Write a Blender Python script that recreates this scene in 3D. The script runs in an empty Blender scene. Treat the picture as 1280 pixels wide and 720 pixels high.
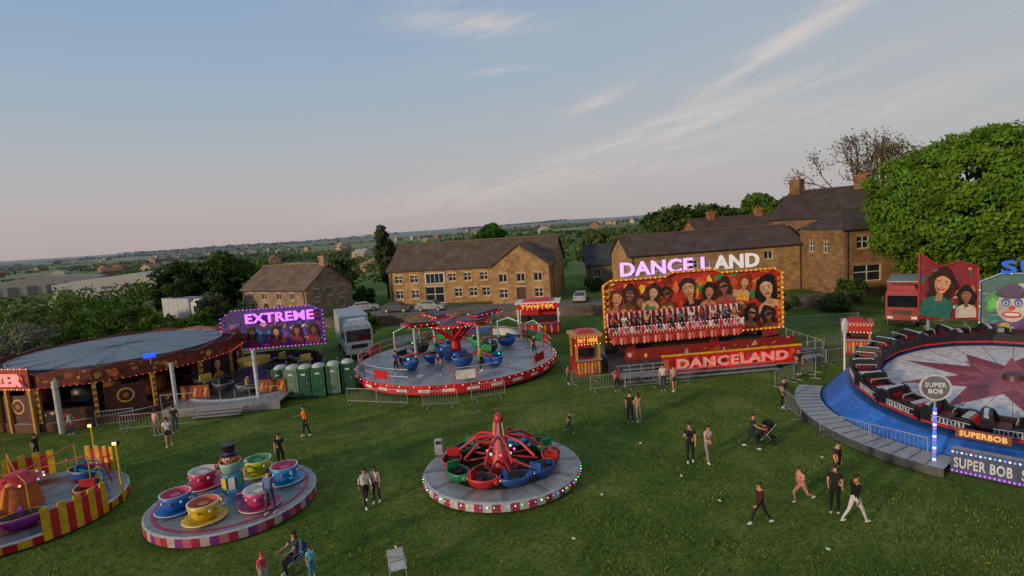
import bpy, math, random
import numpy as np
from mathutils import Vector, Matrix
random.seed(7); rng=np.random.default_rng(7)
R=math.radians
sc=bpy.context.scene
COLL=sc.collection
def lin(v):
    v/=255.
    return v/12.92 if v<=.04045 else ((v+.055)/1.055)**2.4
def C(h):
    return (lin(int(h[0:2],16)),lin(int(h[2:4],16)),lin(int(h[4:6],16)))
# ---------------------------------------------------------------- materials
def newmat(name):
    m=bpy.data.materials.new(name); m.use_nodes=True
    nt=m.node_tree; nt.nodes.clear()
    out=nt.nodes.new('ShaderNodeOutputMaterial')
    return m,nt,out
def N(nt,t,**k):
    n=nt.nodes.new(t)
    for a,b in k.items(): setattr(n,a,b)
    return n
def attr_mat(name,rough=.5,metal=0.,dirt=.25,nscale=3.,bump=0.,spec=.5):
    m,nt,out=newmat(name)
    a=N(nt,'ShaderNodeAttribute',attribute_name='Col')
    tc=N(nt,'ShaderNodeTexCoord')
    no=N(nt,'ShaderNodeTexNoise'); no.inputs['Scale'].default_value=nscale; no.inputs['Detail'].default_value=4
    nt.links.new(tc.outputs['Object'],no.inputs['Vector'])
    mr=N(nt,'ShaderNodeMapRange'); mr.inputs['From Min'].default_value=.3; mr.inputs['From Max'].default_value=.7
    mr.inputs['To Min'].default_value=1-dirt; mr.inputs['To Max'].default_value=1.
    nt.links.new(no.outputs['Fac'],mr.inputs['Value'])
    mx=N(nt,'ShaderNodeVectorMath',operation='SCALE')
    nt.links.new(a.outputs['Color'],mx.inputs[0]); nt.links.new(mr.outputs[0],mx.inputs['Scale'])
    p=N(nt,'ShaderNodeBsdfPrincipled'); p.inputs['Roughness'].default_value=rough; p.inputs['Metallic'].default_value=metal
    p.inputs['Specular IOR Level'].default_value=spec
    nt.links.new(mx.outputs[0],p.inputs['Base Color'])
    if bump:
        b=N(nt,'ShaderNodeBump'); b.inputs['Strength'].default_value=bump; b.inputs['Distance'].default_value=.05
        nt.links.new(no.outputs['Fac'],b.inputs['Height']); nt.links.new(b.outputs[0],p.inputs['Normal'])
    nt.links.new(p.outputs[0],out.inputs[0]); return m
M_paint=attr_mat('painted_metal',.45,0,.4,4)
M_metal=attr_mat('galvanised_steel',.45,.4,.35,5)
M_glass=attr_mat('window_glass',.08,0,.1,2,0,.9)
M_fab=attr_mat('cloth_and_skin',.85,0,.2,9,0,.25)
M_wood=attr_mat('weathered_matte',.9,0,.4,4,.3,.2)
m,nt,out=newmat('led_light'); a=N(nt,'ShaderNodeAttribute',attribute_name='Col'); e=N(nt,'ShaderNodeEmission'); e.inputs[1].default_value=1.7
nt.links.new(a.outputs['Color'],e.inputs[0]); nt.links.new(e.outputs[0],out.inputs[0]); M_led=m
try: m.cycles.emission_sampling='NONE'
except Exception: pass
def brick_mat(name,bw,rh,ms,var,rough,xz=True):
    m,nt,out=newmat(name)
    a=N(nt,'ShaderNodeAttribute',attribute_name='Col')
    tc=N(nt,'ShaderNodeTexCoord'); sp=N(nt,'ShaderNodeSeparateXYZ'); nt.links.new(tc.outputs['Object'],sp.inputs[0])
    ad=N(nt,'ShaderNodeMath',operation='ADD'); cb=N(nt,'ShaderNodeCombineXYZ')
    if xz:
        nt.links.new(sp.outputs[0],ad.inputs[0]); nt.links.new(sp.outputs[1],ad.inputs[1])
        nt.links.new(ad.outputs[0],cb.inputs[0]); nt.links.new(sp.outputs[2],cb.inputs[1])
    else:
        nt.links.new(sp.outputs[1],ad.inputs[0]); nt.links.new(sp.outputs[2],ad.inputs[1])
        nt.links.new(sp.outputs[0],cb.inputs[0]); nt.links.new(ad.outputs[0],cb.inputs[1])
    br=N(nt,'ShaderNodeTexBrick'); br.inputs['Scale'].default_value=1; br.inputs['Brick Width'].default_value=bw; br.inputs['Row Height'].default_value=rh
    br.inputs['Mortar Size'].default_value=ms; br.inputs['Color1'].default_value=(1-var,)*3+(1,); br.inputs['Color2'].default_value=(1,1,1,1); br.inputs['Mortar'].default_value=(.62,.62,.62,1)
    nt.links.new(cb.outputs[0],br.inputs['Vector'])
    no=N(nt,'ShaderNodeTexNoise'); no.inputs['Scale'].default_value=.6; no.inputs['Detail'].default_value=6; no.inputs['Roughness'].default_value=.7
    nt.links.new(tc.outputs['Object'],no.inputs['Vector'])
    mr=N(nt,'ShaderNodeMapRange'); mr.inputs['From Min'].default_value=.3; mr.inputs['From Max'].default_value=.7; mr.inputs['To Min'].default_value=.5; mr.inputs['To Max'].default_value=1.25
    nt.links.new(no.outputs['Fac'],mr.inputs['Value'])
    m1=N(nt,'ShaderNodeVectorMath',operation='MULTIPLY'); nt.links.new(a.outputs['Color'],m1.inputs[0]); nt.links.new(br.outputs['Color'],m1.inputs[1])
    m2=N(nt,'ShaderNodeVectorMath',operation='SCALE'); nt.links.new(m1.outputs[0],m2.inputs[0]); nt.links.new(mr.outputs[0],m2.inputs['Scale'])
    p=N(nt,'ShaderNodeBsdfPrincipled'); p.inputs['Roughness'].default_value=rough; p.inputs['Specular IOR Level'].default_value=.25
    nt.links.new(m2.outputs[0],p.inputs['Base Color'])
    b=N(nt,'ShaderNodeBump'); b.inputs['Strength'].default_value=.5; b.inputs['Distance'].default_value=.03
    nt.links.new(br.outputs['Fac'],b.inputs['Height']); b.invert=True; nt.links.new(b.outputs[0],p.inputs['Normal'])
    nt.links.new(p.outputs[0],out.inputs[0]); return m
M_stone=brick_mat('coursed_stone',.55,.24,.02,.35,.9)
M_slate=brick_mat('roof_slates',.35,.3,.02,.3,.75,False)
MATS=[M_paint,M_led,M_metal,M_glass,M_fab,M_stone,M_slate,M_wood]
PAINT,LED,METAL,GLASS,FAB,STONE,SLATE,WOOD=range(8)
def leafmat(name,trans=.35):
    m,nt,out=newmat(name)
    a=N(nt,'ShaderNodeAttribute',attribute_name='Col')
    d=N(nt,'ShaderNodeBsdfDiffuse'); t=N(nt,'ShaderNodeBsdfTranslucent'); mx=N(nt,'ShaderNodeMixShader'); mx.inputs[0].default_value=trans
    nt.links.new(a.outputs['Color'],d.inputs[0]); nt.links.new(a.outputs['Color'],t.inputs[0])
    nt.links.new(d.outputs[0],mx.inputs[1]); nt.links.new(t.outputs[0],mx.inputs[2]); nt.links.new(mx.outputs[0],out.inputs[0]); return m
M_leaf=leafmat('leaves',.3); M_grass=leafmat('grass_blades',.25)
# ---------------------------------------------------------------- builder
class B:
    def __init__(s): s.v=[];s.f=[];s.c=[];s.m=[];s.s=[];s.T=Matrix.Identity(4)
    def add(s,vs,fs,col,mat=0,sm=False):
        o=len(s.v); T=s.T
        s.v+=[tuple(T@Vector(p)) for p in vs]
        multi=isinstance(col,list)
        for i,f in enumerate(fs):
            s.f.append([o+j for j in f]); s.c.append(col[i] if multi else col); s.m.append(mat); s.s.append(sm)
    def box(s,cx,cy,cz,sx,sy,sz,col,mat=0,rz=0,rx=0,ry=0,taper=1.):
        M=Matrix.Translation((cx,cy,cz))@Matrix.Rotation(rz,4,'Z')@Matrix.Rotation(rx,4,'X')@Matrix.Rotation(ry,4,'Y')
        vs=[]
        for z,k in((-.5,1),(.5,taper)):
            for x,y in((-.5,-.5),(.5,-.5),(.5,.5),(-.5,.5)): vs.append(M@Vector((x*sx*k,y*sy*k,z*sz)))
        s.add(vs,[(3,2,1,0),(4,5,6,7),(0,1,5,4),(1,2,6,5),(2,3,7,6),(3,0,4,7)],col,mat)
    def cyl(s,p0,p1,r0,r1,col,mat=0,n=8,cap=True,sm=True):
        p0=Vector(p0);p1=Vector(p1);d=(p1-p0)
        if d.length<1e-6:return
        d.normalize(); a=d.orthogonal().normalized(); b=d.cross(a)
        vs=[]
        for p,r in((p0,r0),(p1,r1)):
            for i in range(n):
                t=2*math.pi*i/n; vs.append(p+a*(r*math.cos(t))+b*(r*math.sin(t)))
        fs=[(i,(i+1)%n,n+(i+1)%n,n+i) for i in range(n)]
        s.add(vs,fs,col,mat,sm)
        if cap: s.add(vs,[tuple(range(n))[::-1],tuple(range(n,2*n))],col,mat)
    def path(s,pts,r,col,mat=0,n=6):
        for i in range(len(pts)-1): s.cyl(pts[i],pts[i+1],r,r,col,mat,n)
    def lathe(s,prof,col,mat=0,n=48,a0=0,a1=2*math.pi,sm=False,cf=None,c=(0,0),sx=1,sy=1,rot=0):
        full=abs(a1-a0-2*math.pi)<1e-6; k=n if full else n+1
        vs=[]
        cr,sr=math.cos(rot),math.sin(rot)
        for i in range(k):
            t=a0+(a1-a0)*i/n
            for r,z in prof:
                x=r*math.cos(t)*sx;y=r*math.sin(t)*sy
                vs.append((c[0]+x*cr-y*sr,c[1]+x*sr+y*cr,z))
        m=len(prof);fs=[];cs=[]
        for i in range(n):
            for j in range(m-1):
                a=i*m+j;b=((i+1)%k)*m+j
                fs.append((a,b,b+1,a+1)); cs.append(cf(i,j) if cf else col)
        s.add(vs,fs,cs,mat,sm)
    def ell(s,c,r,col,mat=0,n=10,m=6,rot=None):
        vs=[];fs=[]
        for j in range(m+1):
            ph=math.pi*j/m
            for i in range(n):
                t=2*math.pi*i/n
                p=Vector((r[0]*math.sin(ph)*math.cos(t),r[1]*math.sin(ph)*math.sin(t),r[2]*math.cos(ph)))
                if rot: p=rot@p
                vs.append(p+Vector(c))
        for j in range(m):
            for i in range(n):
                fs.append((j*n+i,(j+1)*n+i,(j+1)*n+(i+1)%n,j*n+(i+1)%n))
        s.add(vs,fs,col,mat,True)
    def prism(s,pts,y0,y1,col,mat=0,side=None):
        n=len(pts)
        vs=[(x,y0,z) for x,z in pts]+[(x,y1,z) for x,z in pts]
        s.add(vs,[tuple(range(n)),tuple(range(n,2*n))[::-1]],col,mat)
        s.add(vs,[((i+1)%n,i,n+i,n+(i+1)%n) for i in range(n)],side or col,mat)
    def bowl(s,cx,cy,z,rx,ry,h,rot,co,ci,rim=None,n=18):
        prof=[(.02,z),(.6,z),(.86,z+.3*h),(1,z+.72*h),(1.05,z+h),(.95,z+h),(.86,z+.5*h),(.0,z+.42*h)]
        cl=[co,co,co,co,rim or co,ci,ci]
        s.lathe(prof,co,0,n,cf=lambda i,j:cl[j],c=(cx,cy),sx=rx,sy=ry,rot=rot,sm=True)
    def done(s,name,parent=None,loc=(0,0,0),rz=0):
        me=bpy.data.meshes.new(name); me.from_pydata(s.v,[],s.f)
        for m in MATS: me.materials.append(m)
        me.polygons.foreach_set('material_index',s.m); me.polygons.foreach_set('use_smooth',s.s)
        ca=me.color_attributes.new('Col','FLOAT_COLOR','CORNER')
        arr=np.ones((len(me.loops),4),dtype=np.float32); tot=np.array([len(f) for f in s.f])
        arr[:,:3]=np.repeat(np.array([c[:3] for c in s.c],dtype=np.float32),tot,axis=0)
        ca.data.foreach_set('color',arr.ravel()); me.update()
        o=bpy.data.objects.new(name,me); COLL.objects.link(o)
        if parent: o.parent=parent
        o.location=loc; o.rotation_euler=(0,0,rz); return o
def empty(name,x,y,z=0,rz=0):
    o=bpy.data.objects.new(name,None); COLL.objects.link(o); o.location=(x,y,z); o.rotation_euler=(0,0,rz); o.empty_display_size=.5; return o
def text(body,parent,loc,width,height,col,mat=LED,yaw=0,ex=.04,tilt=0,name='sign_letters',off=.025):
    cu=bpy.data.curves.new('t','FONT'); cu.body=body; cu.extrude=.03; cu.offset=off; cu.align_x='CENTER'; cu.resolution_u=3
    cu.space_character=1.0+off*3
    ob=bpy.data.objects.new('t',cu); COLL.objects.link(ob)
    dg=bpy.context.evaluated_depsgraph_get(); me=bpy.data.meshes.new_from_object(ob.evaluated_get(dg))
    bpy.data.objects.remove(ob); bpy.data.curves.remove(cu)
    n=len(me.vertices); co=np.empty(n*3); me.vertices.foreach_get('co',co); co=co.reshape(-1,3)
    mn,mxx=co.min(0),co.max(0); c=(mn+mxx)/2; d=mxx-mn
    co=(co-c)*np.array([width/d[0],height/d[1],ex/d[2]])
    co=np.stack([co[:,0],-co[:,2],co[:,1]],1); me.vertices.foreach_set('co',co.ravel())
    me.materials.clear()
    for m in MATS: me.materials.append(m)
    me.polygons.foreach_set('material_index',[mat]*len(me.polygons))
    ca=me.color_attributes.new('Col','FLOAT_COLOR','CORNER'); ca.data.foreach_set('color',list(col[:3]+(1,))*len(me.loops)); me.update()
    o=bpy.data.objects.new(name,me); COLL.objects.link(o); o.parent=parent; o.location=loc; o.rotation_euler=(tilt,0,yaw); return o
WHITE=C('d8d8d4');RED=C('c01822');DRED=C('7a1218');BLUE=C('1f56b4');YEL=C('e0b020');GRN=C('1f8a4a');ORG=C('d8642a');BLK=C('161616');SIL=C('a4a6aa');GREY=C('6c6e72');PNK=C('c8326e');PUR=C('6a3aa8');CYN=C('22a0c8')
# ---------------------------------------------------------------- camera
cd=bpy.data.cameras.new('camera'); cam=bpy.data.objects.new('camera',cd); COLL.objects.link(cam); sc.camera=cam
cd.sensor_width=36; cd.lens=36*700/1280; cd.clip_end=20000; cd.clip_start=.1
cam.matrix_world=Matrix.Translation((0,0,11))@Matrix.Rotation(R(90-6.3),4,'X')@Matrix.Rotation(R(-4),4,'Z')
# ---------------------------------------------------------------- light
sun_az=math.atan2(-.78,-.62); sun_el=R(12)
sd=bpy.data.lights.new('sun','SUN'); sd.energy=3.0; sd.angle=R(5); sd.color=(1,.74,.50)
so=bpy.data.objects.new('sun',sd); COLL.objects.link(so)
dirv=Vector((math.sin(sun_az)*math.cos(sun_el),math.cos(sun_az)*math.cos(sun_el),math.sin(sun_el)))
so.rotation_euler=dirv.to_track_quat('Z','Y').to_euler(); so.location=(-30,-30,30)
w=bpy.data.worlds.new('World'); sc.world=w; w.use_nodes=True; nt=w.node_tree; nt.nodes.clear()
L=nt.links.new
out=N(nt,'ShaderNodeOutputWorld'); bg=N(nt,'ShaderNodeBackground'); bg.inputs[1].default_value=.1; L(bg.outputs[0],out.inputs[0])
sky=N(nt,'ShaderNodeTexSky'); sky.sky_type='NISHITA'; sky.sun_disc=False; sky.sun_elevation=sun_el; sky.sun_rotation=sun_az%(2*math.pi); sky.dust_density=2
tc=N(nt,'ShaderNodeTexCoord'); sp=N(nt,'ShaderNodeSeparateXYZ'); L(tc.outputs['Generated'],sp.inputs[0])
def mt(op,a,b=None,c=None):
    n=N(nt,'ShaderNodeMath',operation=op)
    for i,x in enumerate((a,b,c)):
        if x is None: continue
        if isinstance(x,(int,float)): n.inputs[i].default_value=x
        else: L(x,n.inputs[i])
    return n.outputs[0]
E=mt('ARCSINE',sp.outputs[2]); A=mt('ARCTAN2',sp.outputs[0],sp.outputs[1])
cr=N(nt,'ShaderNodeValToRGB'); L(mt('MULTIPLY',E,1/1.5),cr.inputs[0])
st=[(0,(.46,.395,.385)),(.06,(.49,.44,.435)),(.14,(.43,.46,.49)),(.26,(.33,.44,.56)),(.42,(.23,.37,.57)),(.8,(.27,.40,.60)),(1.5,(.42,.52,.66))]
el=cr.color_ramp.elements
while len(el)<len(st): el.new(.5)
for x,(p,c) in zip(el,st): x.position=p/1.5; x.color=c+(1,)
def mixc(f,a,b):
    n=N(nt,'ShaderNodeMix',data_type='RGBA')
    if isinstance(f,(int,float)): n.inputs[0].default_value=f
    else: L(f,n.inputs[0])
    for i,x in((6,a),(7,b)):
        if isinstance(x,tuple): n.inputs[i].default_value=x+(1,)
        else: L(x,n.inputs[i])
    return n.outputs[2]
hz=N(nt,'ShaderNodeMapRange',interpolation_type='SMOOTHSTEP'); L(A,hz.inputs[0]); hz.inputs[1].default_value=-.7; hz.inputs[2].default_value=1.1; hz.inputs[3].default_value=0; hz.inputs[4].default_value=.7
col=mixc(hz.outputs[0],cr.outputs[0],(.455,.465,.475))
# wispy cirrus streaks
cb=N(nt,'ShaderNodeCombineXYZ'); L(mt('MULTIPLY',mt('ADD',A,mt('MULTIPLY',E,-.5)),3.5),cb.inputs[0]); L(mt('MULTIPLY',mt('ADD',E,mt('MULTIPLY',A,-.22)),20),cb.inputs[1])
n1=N(nt,'ShaderNodeTexNoise'); n1.inputs['Scale'].default_value=1.6; n1.inputs['Detail'].default_value=6; n1.inputs['Roughness'].default_value=.62; n1.inputs['Distortion'].default_value=.9
L(cb.outputs[0],n1.inputs['Vector'])
tot=None
for a0,e0,sl,ln,wd,am in [(.28,.142,.20,.24,.022,.9),(.42,.172,.14,.18,.013,.6),(.50,.262,.45,.17,.020,1.1),(.15,.198,.2,.06,.012,1.1),(-.04,.335,-.05,.11,.018,1.),(.02,.40,.1,.25,.03,.5),(.25,.10,.12,.45,.025,.7),(.02,.262,.03,.06,.006,.6)]:
    da=mt('SUBTRACT',A,a0); de=mt('SUBTRACT',mt('SUBTRACT',E,e0),mt('MULTIPLY',da,sl))
    g=mt('ADD',mt('POWER',mt('ABSOLUTE',mt('DIVIDE',da,ln)),2),mt('POWER',mt('ABSOLUTE',mt('DIVIDE',de,wd)),2))
    g=mt('MULTIPLY',mt('EXPONENT',mt('MULTIPLY',g,-1)),am)
    tot=g if tot is None else mt('MAXIMUM',tot,g)
r1=N(nt,'ShaderNodeMapRange',interpolation_type='SMOOTHSTEP'); L(n1.outputs[0],r1.inputs[0]); r1.inputs[1].default_value=.28; r1.inputs[2].default_value=.66
r2=N(nt,'ShaderNodeMapRange',interpolation_type='SMOOTHSTEP'); L(n1.outputs[0],r2.inputs[0]); r2.inputs[1].default_value=.48; r2.inputs[2].default_value=.85; r2.inputs[4].default_value=.35
cl=mt('MINIMUM',mt('ADD',mt('MULTIPLY',tot,r1.outputs[0]),mt('MULTIPLY',r2.outputs[0],hz.outputs[0])),1.)
col=mixc(mt('MULTIPLY',cl,.85),col,(.68,.61,.565))
vm=N(nt,'ShaderNodeVectorMath',operation='SCALE'); L(col,vm.inputs[0]); vm.inputs['Scale'].default_value=10
fin=mixc(.06,vm.outputs[0],sky.outputs[0]); L(fin,bg.inputs[0])
sc.view_settings.view_transform='Standard'; sc.view_settings.look='None'; sc.view_settings.exposure=0
# ---------------------------------------------------------------- ground
def sm(x): x=max(0,min(1,x)); return x*x*(3-2*x)
def hgt(x,y):
    r=math.hypot(x,y)
    if r<118: return 0.
    az=math.atan2(x,y); wv=sm((r-118)/220)
    left=sm((.1-az)/.5)
    z=-9*wv*left*(1-sm((r-1200)/1500))
    z+=wv*2.0*math.sin(x*.011+1)*math.cos(y*.008)
    rg=sm((r-1400)/2400); z+=rg*(8+15*sm((az+.45)/.3)+3*math.sin(az*9+1)+2*math.sin(az*23))
    return z
rad=[0,10,25,45,70,95,118,135,155,180,210,245,290,340,400,470,560,670,800,950,1130,1350,1600,1900,2250,2650,3100,3600,4200,5500,8000]
na=144; vs=[(0,0,0)];fs=[]
for r in rad[1:]:
    for i in range(na):
        t=2*math.pi*i/na; x,y=r*math.sin(t),r*math.cos(t); vs.append((x,y,hgt(x,y)))
for i in range(na): fs.append((0,1+(i+1)%na,1+i))
for k in range(len(rad)-2):
    for i in range(na):
        a=1+k*na+i;b=1+k*na+(i+1)%na; fs.append((a,b,b+na,a+na))
me=bpy.data.meshes.new('ground'); me.from_pydata(vs,[],fs); me.polygons.foreach_set('use_smooth',[True]*len(fs))
g=bpy.data.objects.new('ground',me); COLL.objects.link(g)
m,nt,out=newmat('grass_and_fields'); L=nt.links.new; me.materials.append(m)
geo=N(nt,'ShaderNodeNewGeometry')
def noise(sc_,det=6,ro=.6,vec=None,dist=0):
    n=N(nt,'ShaderNodeTexNoise'); n.inputs['Scale'].default_value=sc_; n.inputs['Detail'].default_value=det; n.inputs['Roughness'].default_value=ro; n.inputs['Distortion'].default_value=dist
    L(vec or geo.outputs['Position'],n.inputs['Vector']); return n.outputs['Fac']
def ramp(v,stops):
    c=N(nt,'ShaderNodeValToRGB'); L(v,c.inputs[0]); e=c.color_ramp.elements
    while len(e)<len(stops): e.new(.5)
    for x,(p,cc) in zip(e,stops): x.position=p; x.color=cc+(1,)
    return c.outputs[0]
def mr(v,a,b,c=0,d=1,s='SMOOTHSTEP'):
    n=N(nt,'ShaderNodeMapRange',interpolation_type=s); L(v,n.inputs[0])
    for i,x in enumerate((a,b,c,d)): n.inputs[i+1].default_value=x
    return n.outputs[0]
big=ramp(noise(.26,7,.75,dist=.5),[(.32,(.038,.078,.012)),(.44,(.062,.108,.017)),(.53,(.088,.135,.023)),(.61,(.128,.165,.034)),(.72,(.175,.19,.06))])
fine=ramp(noise(4.5,8,.85),[(.3,(.3,.34,.28)),(.5,(1,1,1)),(.7,(1.6,1.5,1.25))])
mm=N(nt,'ShaderNodeVectorMath',operation='MULTIPLY'); L(big,mm.inputs[0]); L(fine,mm.inputs[1])
near=mixc(mr(noise(.5,7,.78,dist=.8),.56,.68,0,.7),mm.outputs[0],(.15,.13,.065))
near=mixc(mr(noise(1.1,6,.8),.57,.68,0,.6),near,(.034,.066,.014))
# wheel ruts from the lorries that set the rides out
spp=N(nt,'ShaderNodeSeparateXYZ'); L(geo.outputs['Position'],spp.inputs[0])
rut=None
for off,amp in((31.6,1.),(33.3,1.)):
    dy=mt('ABSOLUTE',mt('SUBTRACT',mt('SUBTRACT',spp.outputs[1],off),mt('MULTIPLY',mt('SINE',mt('MULTIPLY',spp.outputs[0],.13)),1.3)))
    f=mr(dy,.38,.12); rut=f if rut is None else mt('MAXIMUM',rut,f)
rut=mt('MULTIPLY',mt('MULTIPLY',rut,mr(noise(1.7,5,.7),.40,.6)),mr(mt('ABSOLUTE',mt('ADD',spp.outputs[0],4)),13,9))
near=mixc(mt('MULTIPLY',rut,.6),near,(.17,.15,.08))
vor=N(nt,'ShaderNodeTexVoronoi'); vor.inputs['Scale'].default_value=.0075; L(geo.outputs['Position'],vor.inputs['Vector'])
spv=N(nt,'ShaderNodeSeparateXYZ'); L(vor.outputs['Color'],spv.inputs[0])
fld=ramp(spv.outputs[0],[(0,(.08,.12,.04)),(.3,(.12,.17,.055)),(.5,(.15,.19,.07)),(.65,(.09,.13,.045)),(.75,(.27,.235,.15)),(.9,(.20,.20,.11))])
fld=mixc(mr(noise(.03,6,.7),.52,.64),fld,(.06,.09,.035))
ln=N(nt,'ShaderNodeVectorMath',operation='LENGTH'); L(geo.outputs['Position'],ln.inputs[0]); dist=ln.outputs['Value']
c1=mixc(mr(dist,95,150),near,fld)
c2=mixc(mr(dist,200,4200,0,.9,'SMOOTHERSTEP'),c1,(.30,.34,.37))  # aerial haze painted into the base colour, growing with distance
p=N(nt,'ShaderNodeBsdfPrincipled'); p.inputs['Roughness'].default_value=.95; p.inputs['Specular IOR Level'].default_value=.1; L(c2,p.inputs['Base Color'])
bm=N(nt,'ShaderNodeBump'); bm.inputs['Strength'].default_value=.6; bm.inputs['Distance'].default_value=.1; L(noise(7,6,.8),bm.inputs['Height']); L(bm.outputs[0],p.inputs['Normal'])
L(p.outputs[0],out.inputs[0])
# ---------------------------------------------------------------- leaf meshes
def quads(name,V,cols,mat,parent=None):
    n=len(V)//4
    me=bpy.data.meshes.new(name); me.vertices.add(4*n); me.vertices.foreach_set('co',V.astype(np.float32).ravel())
    me.loops.add(4*n); me.loops.foreach_set('vertex_index',np.arange(4*n,dtype=np.int32))
    me.polygons.add(n); me.polygons.foreach_set('loop_start',np.arange(0,4*n,4,dtype=np.int32)); me.polygons.foreach_set('loop_total',np.full(n,4,dtype=np.int32))
    me.update(calc_edges=True); me.materials.append(mat)
    ca=me.color_attributes.new('Col','FLOAT_COLOR','CORNER'); a=np.ones((4*n,4),dtype=np.float32); a[:,:3]=np.repeat(cols,4,axis=0); ca.data.foreach_set('color',a.ravel())
    o=bpy.data.objects.new(name,me); COLL.objects.link(o)
    if parent: o.parent=parent
    return o
def leaves(P,size,out=None,bias=.7):
    n=len(P); nr=rng.normal(size=(n,3))
    nr/=np.linalg.norm(nr,axis=1)[:,None]
    if out is not None: nr=nr+bias*out; nr/=np.linalg.norm(nr,axis=1)[:,None]
    t=rng.normal(size=(n,3)); a=np.cross(nr,t); a/=np.linalg.norm(a,axis=1)[:,None]; b=np.cross(nr,a)
    s=(size*rng.uniform(.6,1.3,n))[:,None]
    V=np.stack([P-a*s,P-b*s*.6,P+a*s,P+b*s*.6],1).reshape(-1,3); return V
def tree(name,x,y,cz,rx,rz,ncl,per,ls,col,tr=.3,crf=.2,z0=0,shell=.5,var=.35,ry=None,limbs=10,lobes=5,trunkcol=C('4a3c30'),lamp=1.,bias=.7):
    e=empty(name,x,y,z0); ry=ry or rx
    d=rng.normal(size=(ncl,3)); d/=np.linalg.norm(d,axis=1)[:,None]
    ph=rng.uniform(0,6.28,6)
    lump=1+lamp*(.10*np.sin(lobes*np.arctan2(d[:,1],d[:,0])+ph[0])*np.cos(3*d[:,2]+ph[1])+.08*np.sin(7*d[:,0]+ph[2])+.05*np.cos(9*d[:,2]+ph[3]))
    rr=(shell+(1-shell)*rng.uniform(0,1,ncl)**.6)*lump
    cc=d*rr[:,None]*np.array([rx,ry,rz])*(1-crf*.5)+np.array([0,0,cz])
    crad=crf*min(rx,rz)*rng.uniform(.7,1.35,ncl)
    q=rng.normal(size=(ncl,per,3)); q/=np.linalg.norm(q,axis=2)[:,:,None]; q*= (rng.uniform(0,1,(ncl,per,1))**.45)
    P=(cc[:,None,:]+q*crad[:,None,None]*np.array([1.15,1.15,.8])).reshape(-1,3)
    o=(P-np.array([0,0,cz]))/np.array([rx,ry,rz]); o/=np.linalg.norm(o,axis=1)[:,None]+1e-6
    o=o*.6+q.reshape(-1,3)*.6
    cb_=rng.uniform(1-var,1+var,ncl)[:,None,None]*rng.uniform(.8,1.2,(ncl,per,1))
    hue=rng.uniform(-.15,.15,(ncl,1,1))
    cols=(np.array(col)[None,None,:]*cb_*np.concatenate([1+hue,np.ones_like(hue),1-hue],2)).reshape(-1,3)
    quads('foliage',leaves(P,ls,o,bias),cols,M_leaf,e)
    b=B(); top=cz+rz*.45
    pts=[(0,0,-.2),(rx*.02,0,max(.3,(cz-rz)*.6)),(-rx*.03,rx*.02,cz-rz*.3),(0,0,top)]
    rr_=[tr*1.25,tr,tr*.8,tr*.25]
    for i in range(3): b.cyl(pts[i],pts[i+1],rr_[i],rr_[i+1],trunkcol,WOOD,9)
    for i in rng.choice(ncl,min(limbs,ncl),replace=False):
        s0=Vector(pts[2]).lerp(Vector(pts[3]),random.random()*.7) if random.random()<.8 else Vector(pts[1]).lerp(Vector(pts[2]),.8)
        e1=Vector(cc[i]); md=s0.lerp(e1,.5)+Vector((0,0,.12*rx)); b.cyl(s0,md,tr*.4,tr*.22,trunkcol,WOOD,6); b.cyl(md,e1,tr*.22,tr*.06,trunkcol,WOOD,6)
    b.done('trunk_and_limbs',e); return e
G1=(.075,.14,.024);G2=(.06,.105,.026);G3=(.10,.14,.045);G4=(.045,.08,.026)
tree('horse_chestnut_tree',48.8,58,9.5,10.0,8.1,720,120,.21,(.105,.205,.022),.6,.125,shell=.80,var=.32,limbs=24,lamp=.6,bias=1.1)
tree('oak_tree',54,122,9,6.5,5.5,70,90,.5,G1,.4,.25)
tree('oak_tree',33.5,114,8.4,6.0,4.8,90,90,.45,G2,.4,.25)
tree('oak_tree',42,118,8.4,6.0,4.8,90,90,.45,G2,.4,.25)
tree('sycamore_tree',62,118,9,6.5,5.5,60,90,.5,G2,.4,.25)
tree('hawthorn_tree',17.5,108,5.6,5,3.8,60,80,.4,(.09,.14,.04),.25,.25)
tree('hawthorn_tree',23.5,106,4.8,4,3.2,50,80,.4,G3,.25,.25)
tree('poplar_tree',-21.5,97,7.4,1.5,6.6,70,70,.3,(.07,.09,.04),.22,.45,lobes=3)
tree('sycamore_tree',-3.6,119,8.2,3.5,3.9,60,80,.4,(.05,.115,.02),.25,.28)
tree('oak_tree',-57,96,4.8,4.2,4.6,80,90,.38,G4,.35,.25)
tree('oak_tree',-50.5,99,5.2,4.6,4.8,80,90,.38,(.05,.095,.026),.35,.25)
tree('sycamore_tree',-46,101,4.6,4.0,4.2,80,80,.38,G1,.3,.25)
tree('yew_tree',-51,88,3.1,2.6,3.4,60,80,.3,(.026,.05,.02),.3,.3)
tree('sycamore_tree',-30,96,4.5,3.5,3.8,60,80,.35,G3,.3,.25)
tree('hawthorn_tree',-44,82,2.2,2.6,2.4,50,70,.25,(.10,.125,.06),.2,.3)
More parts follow.
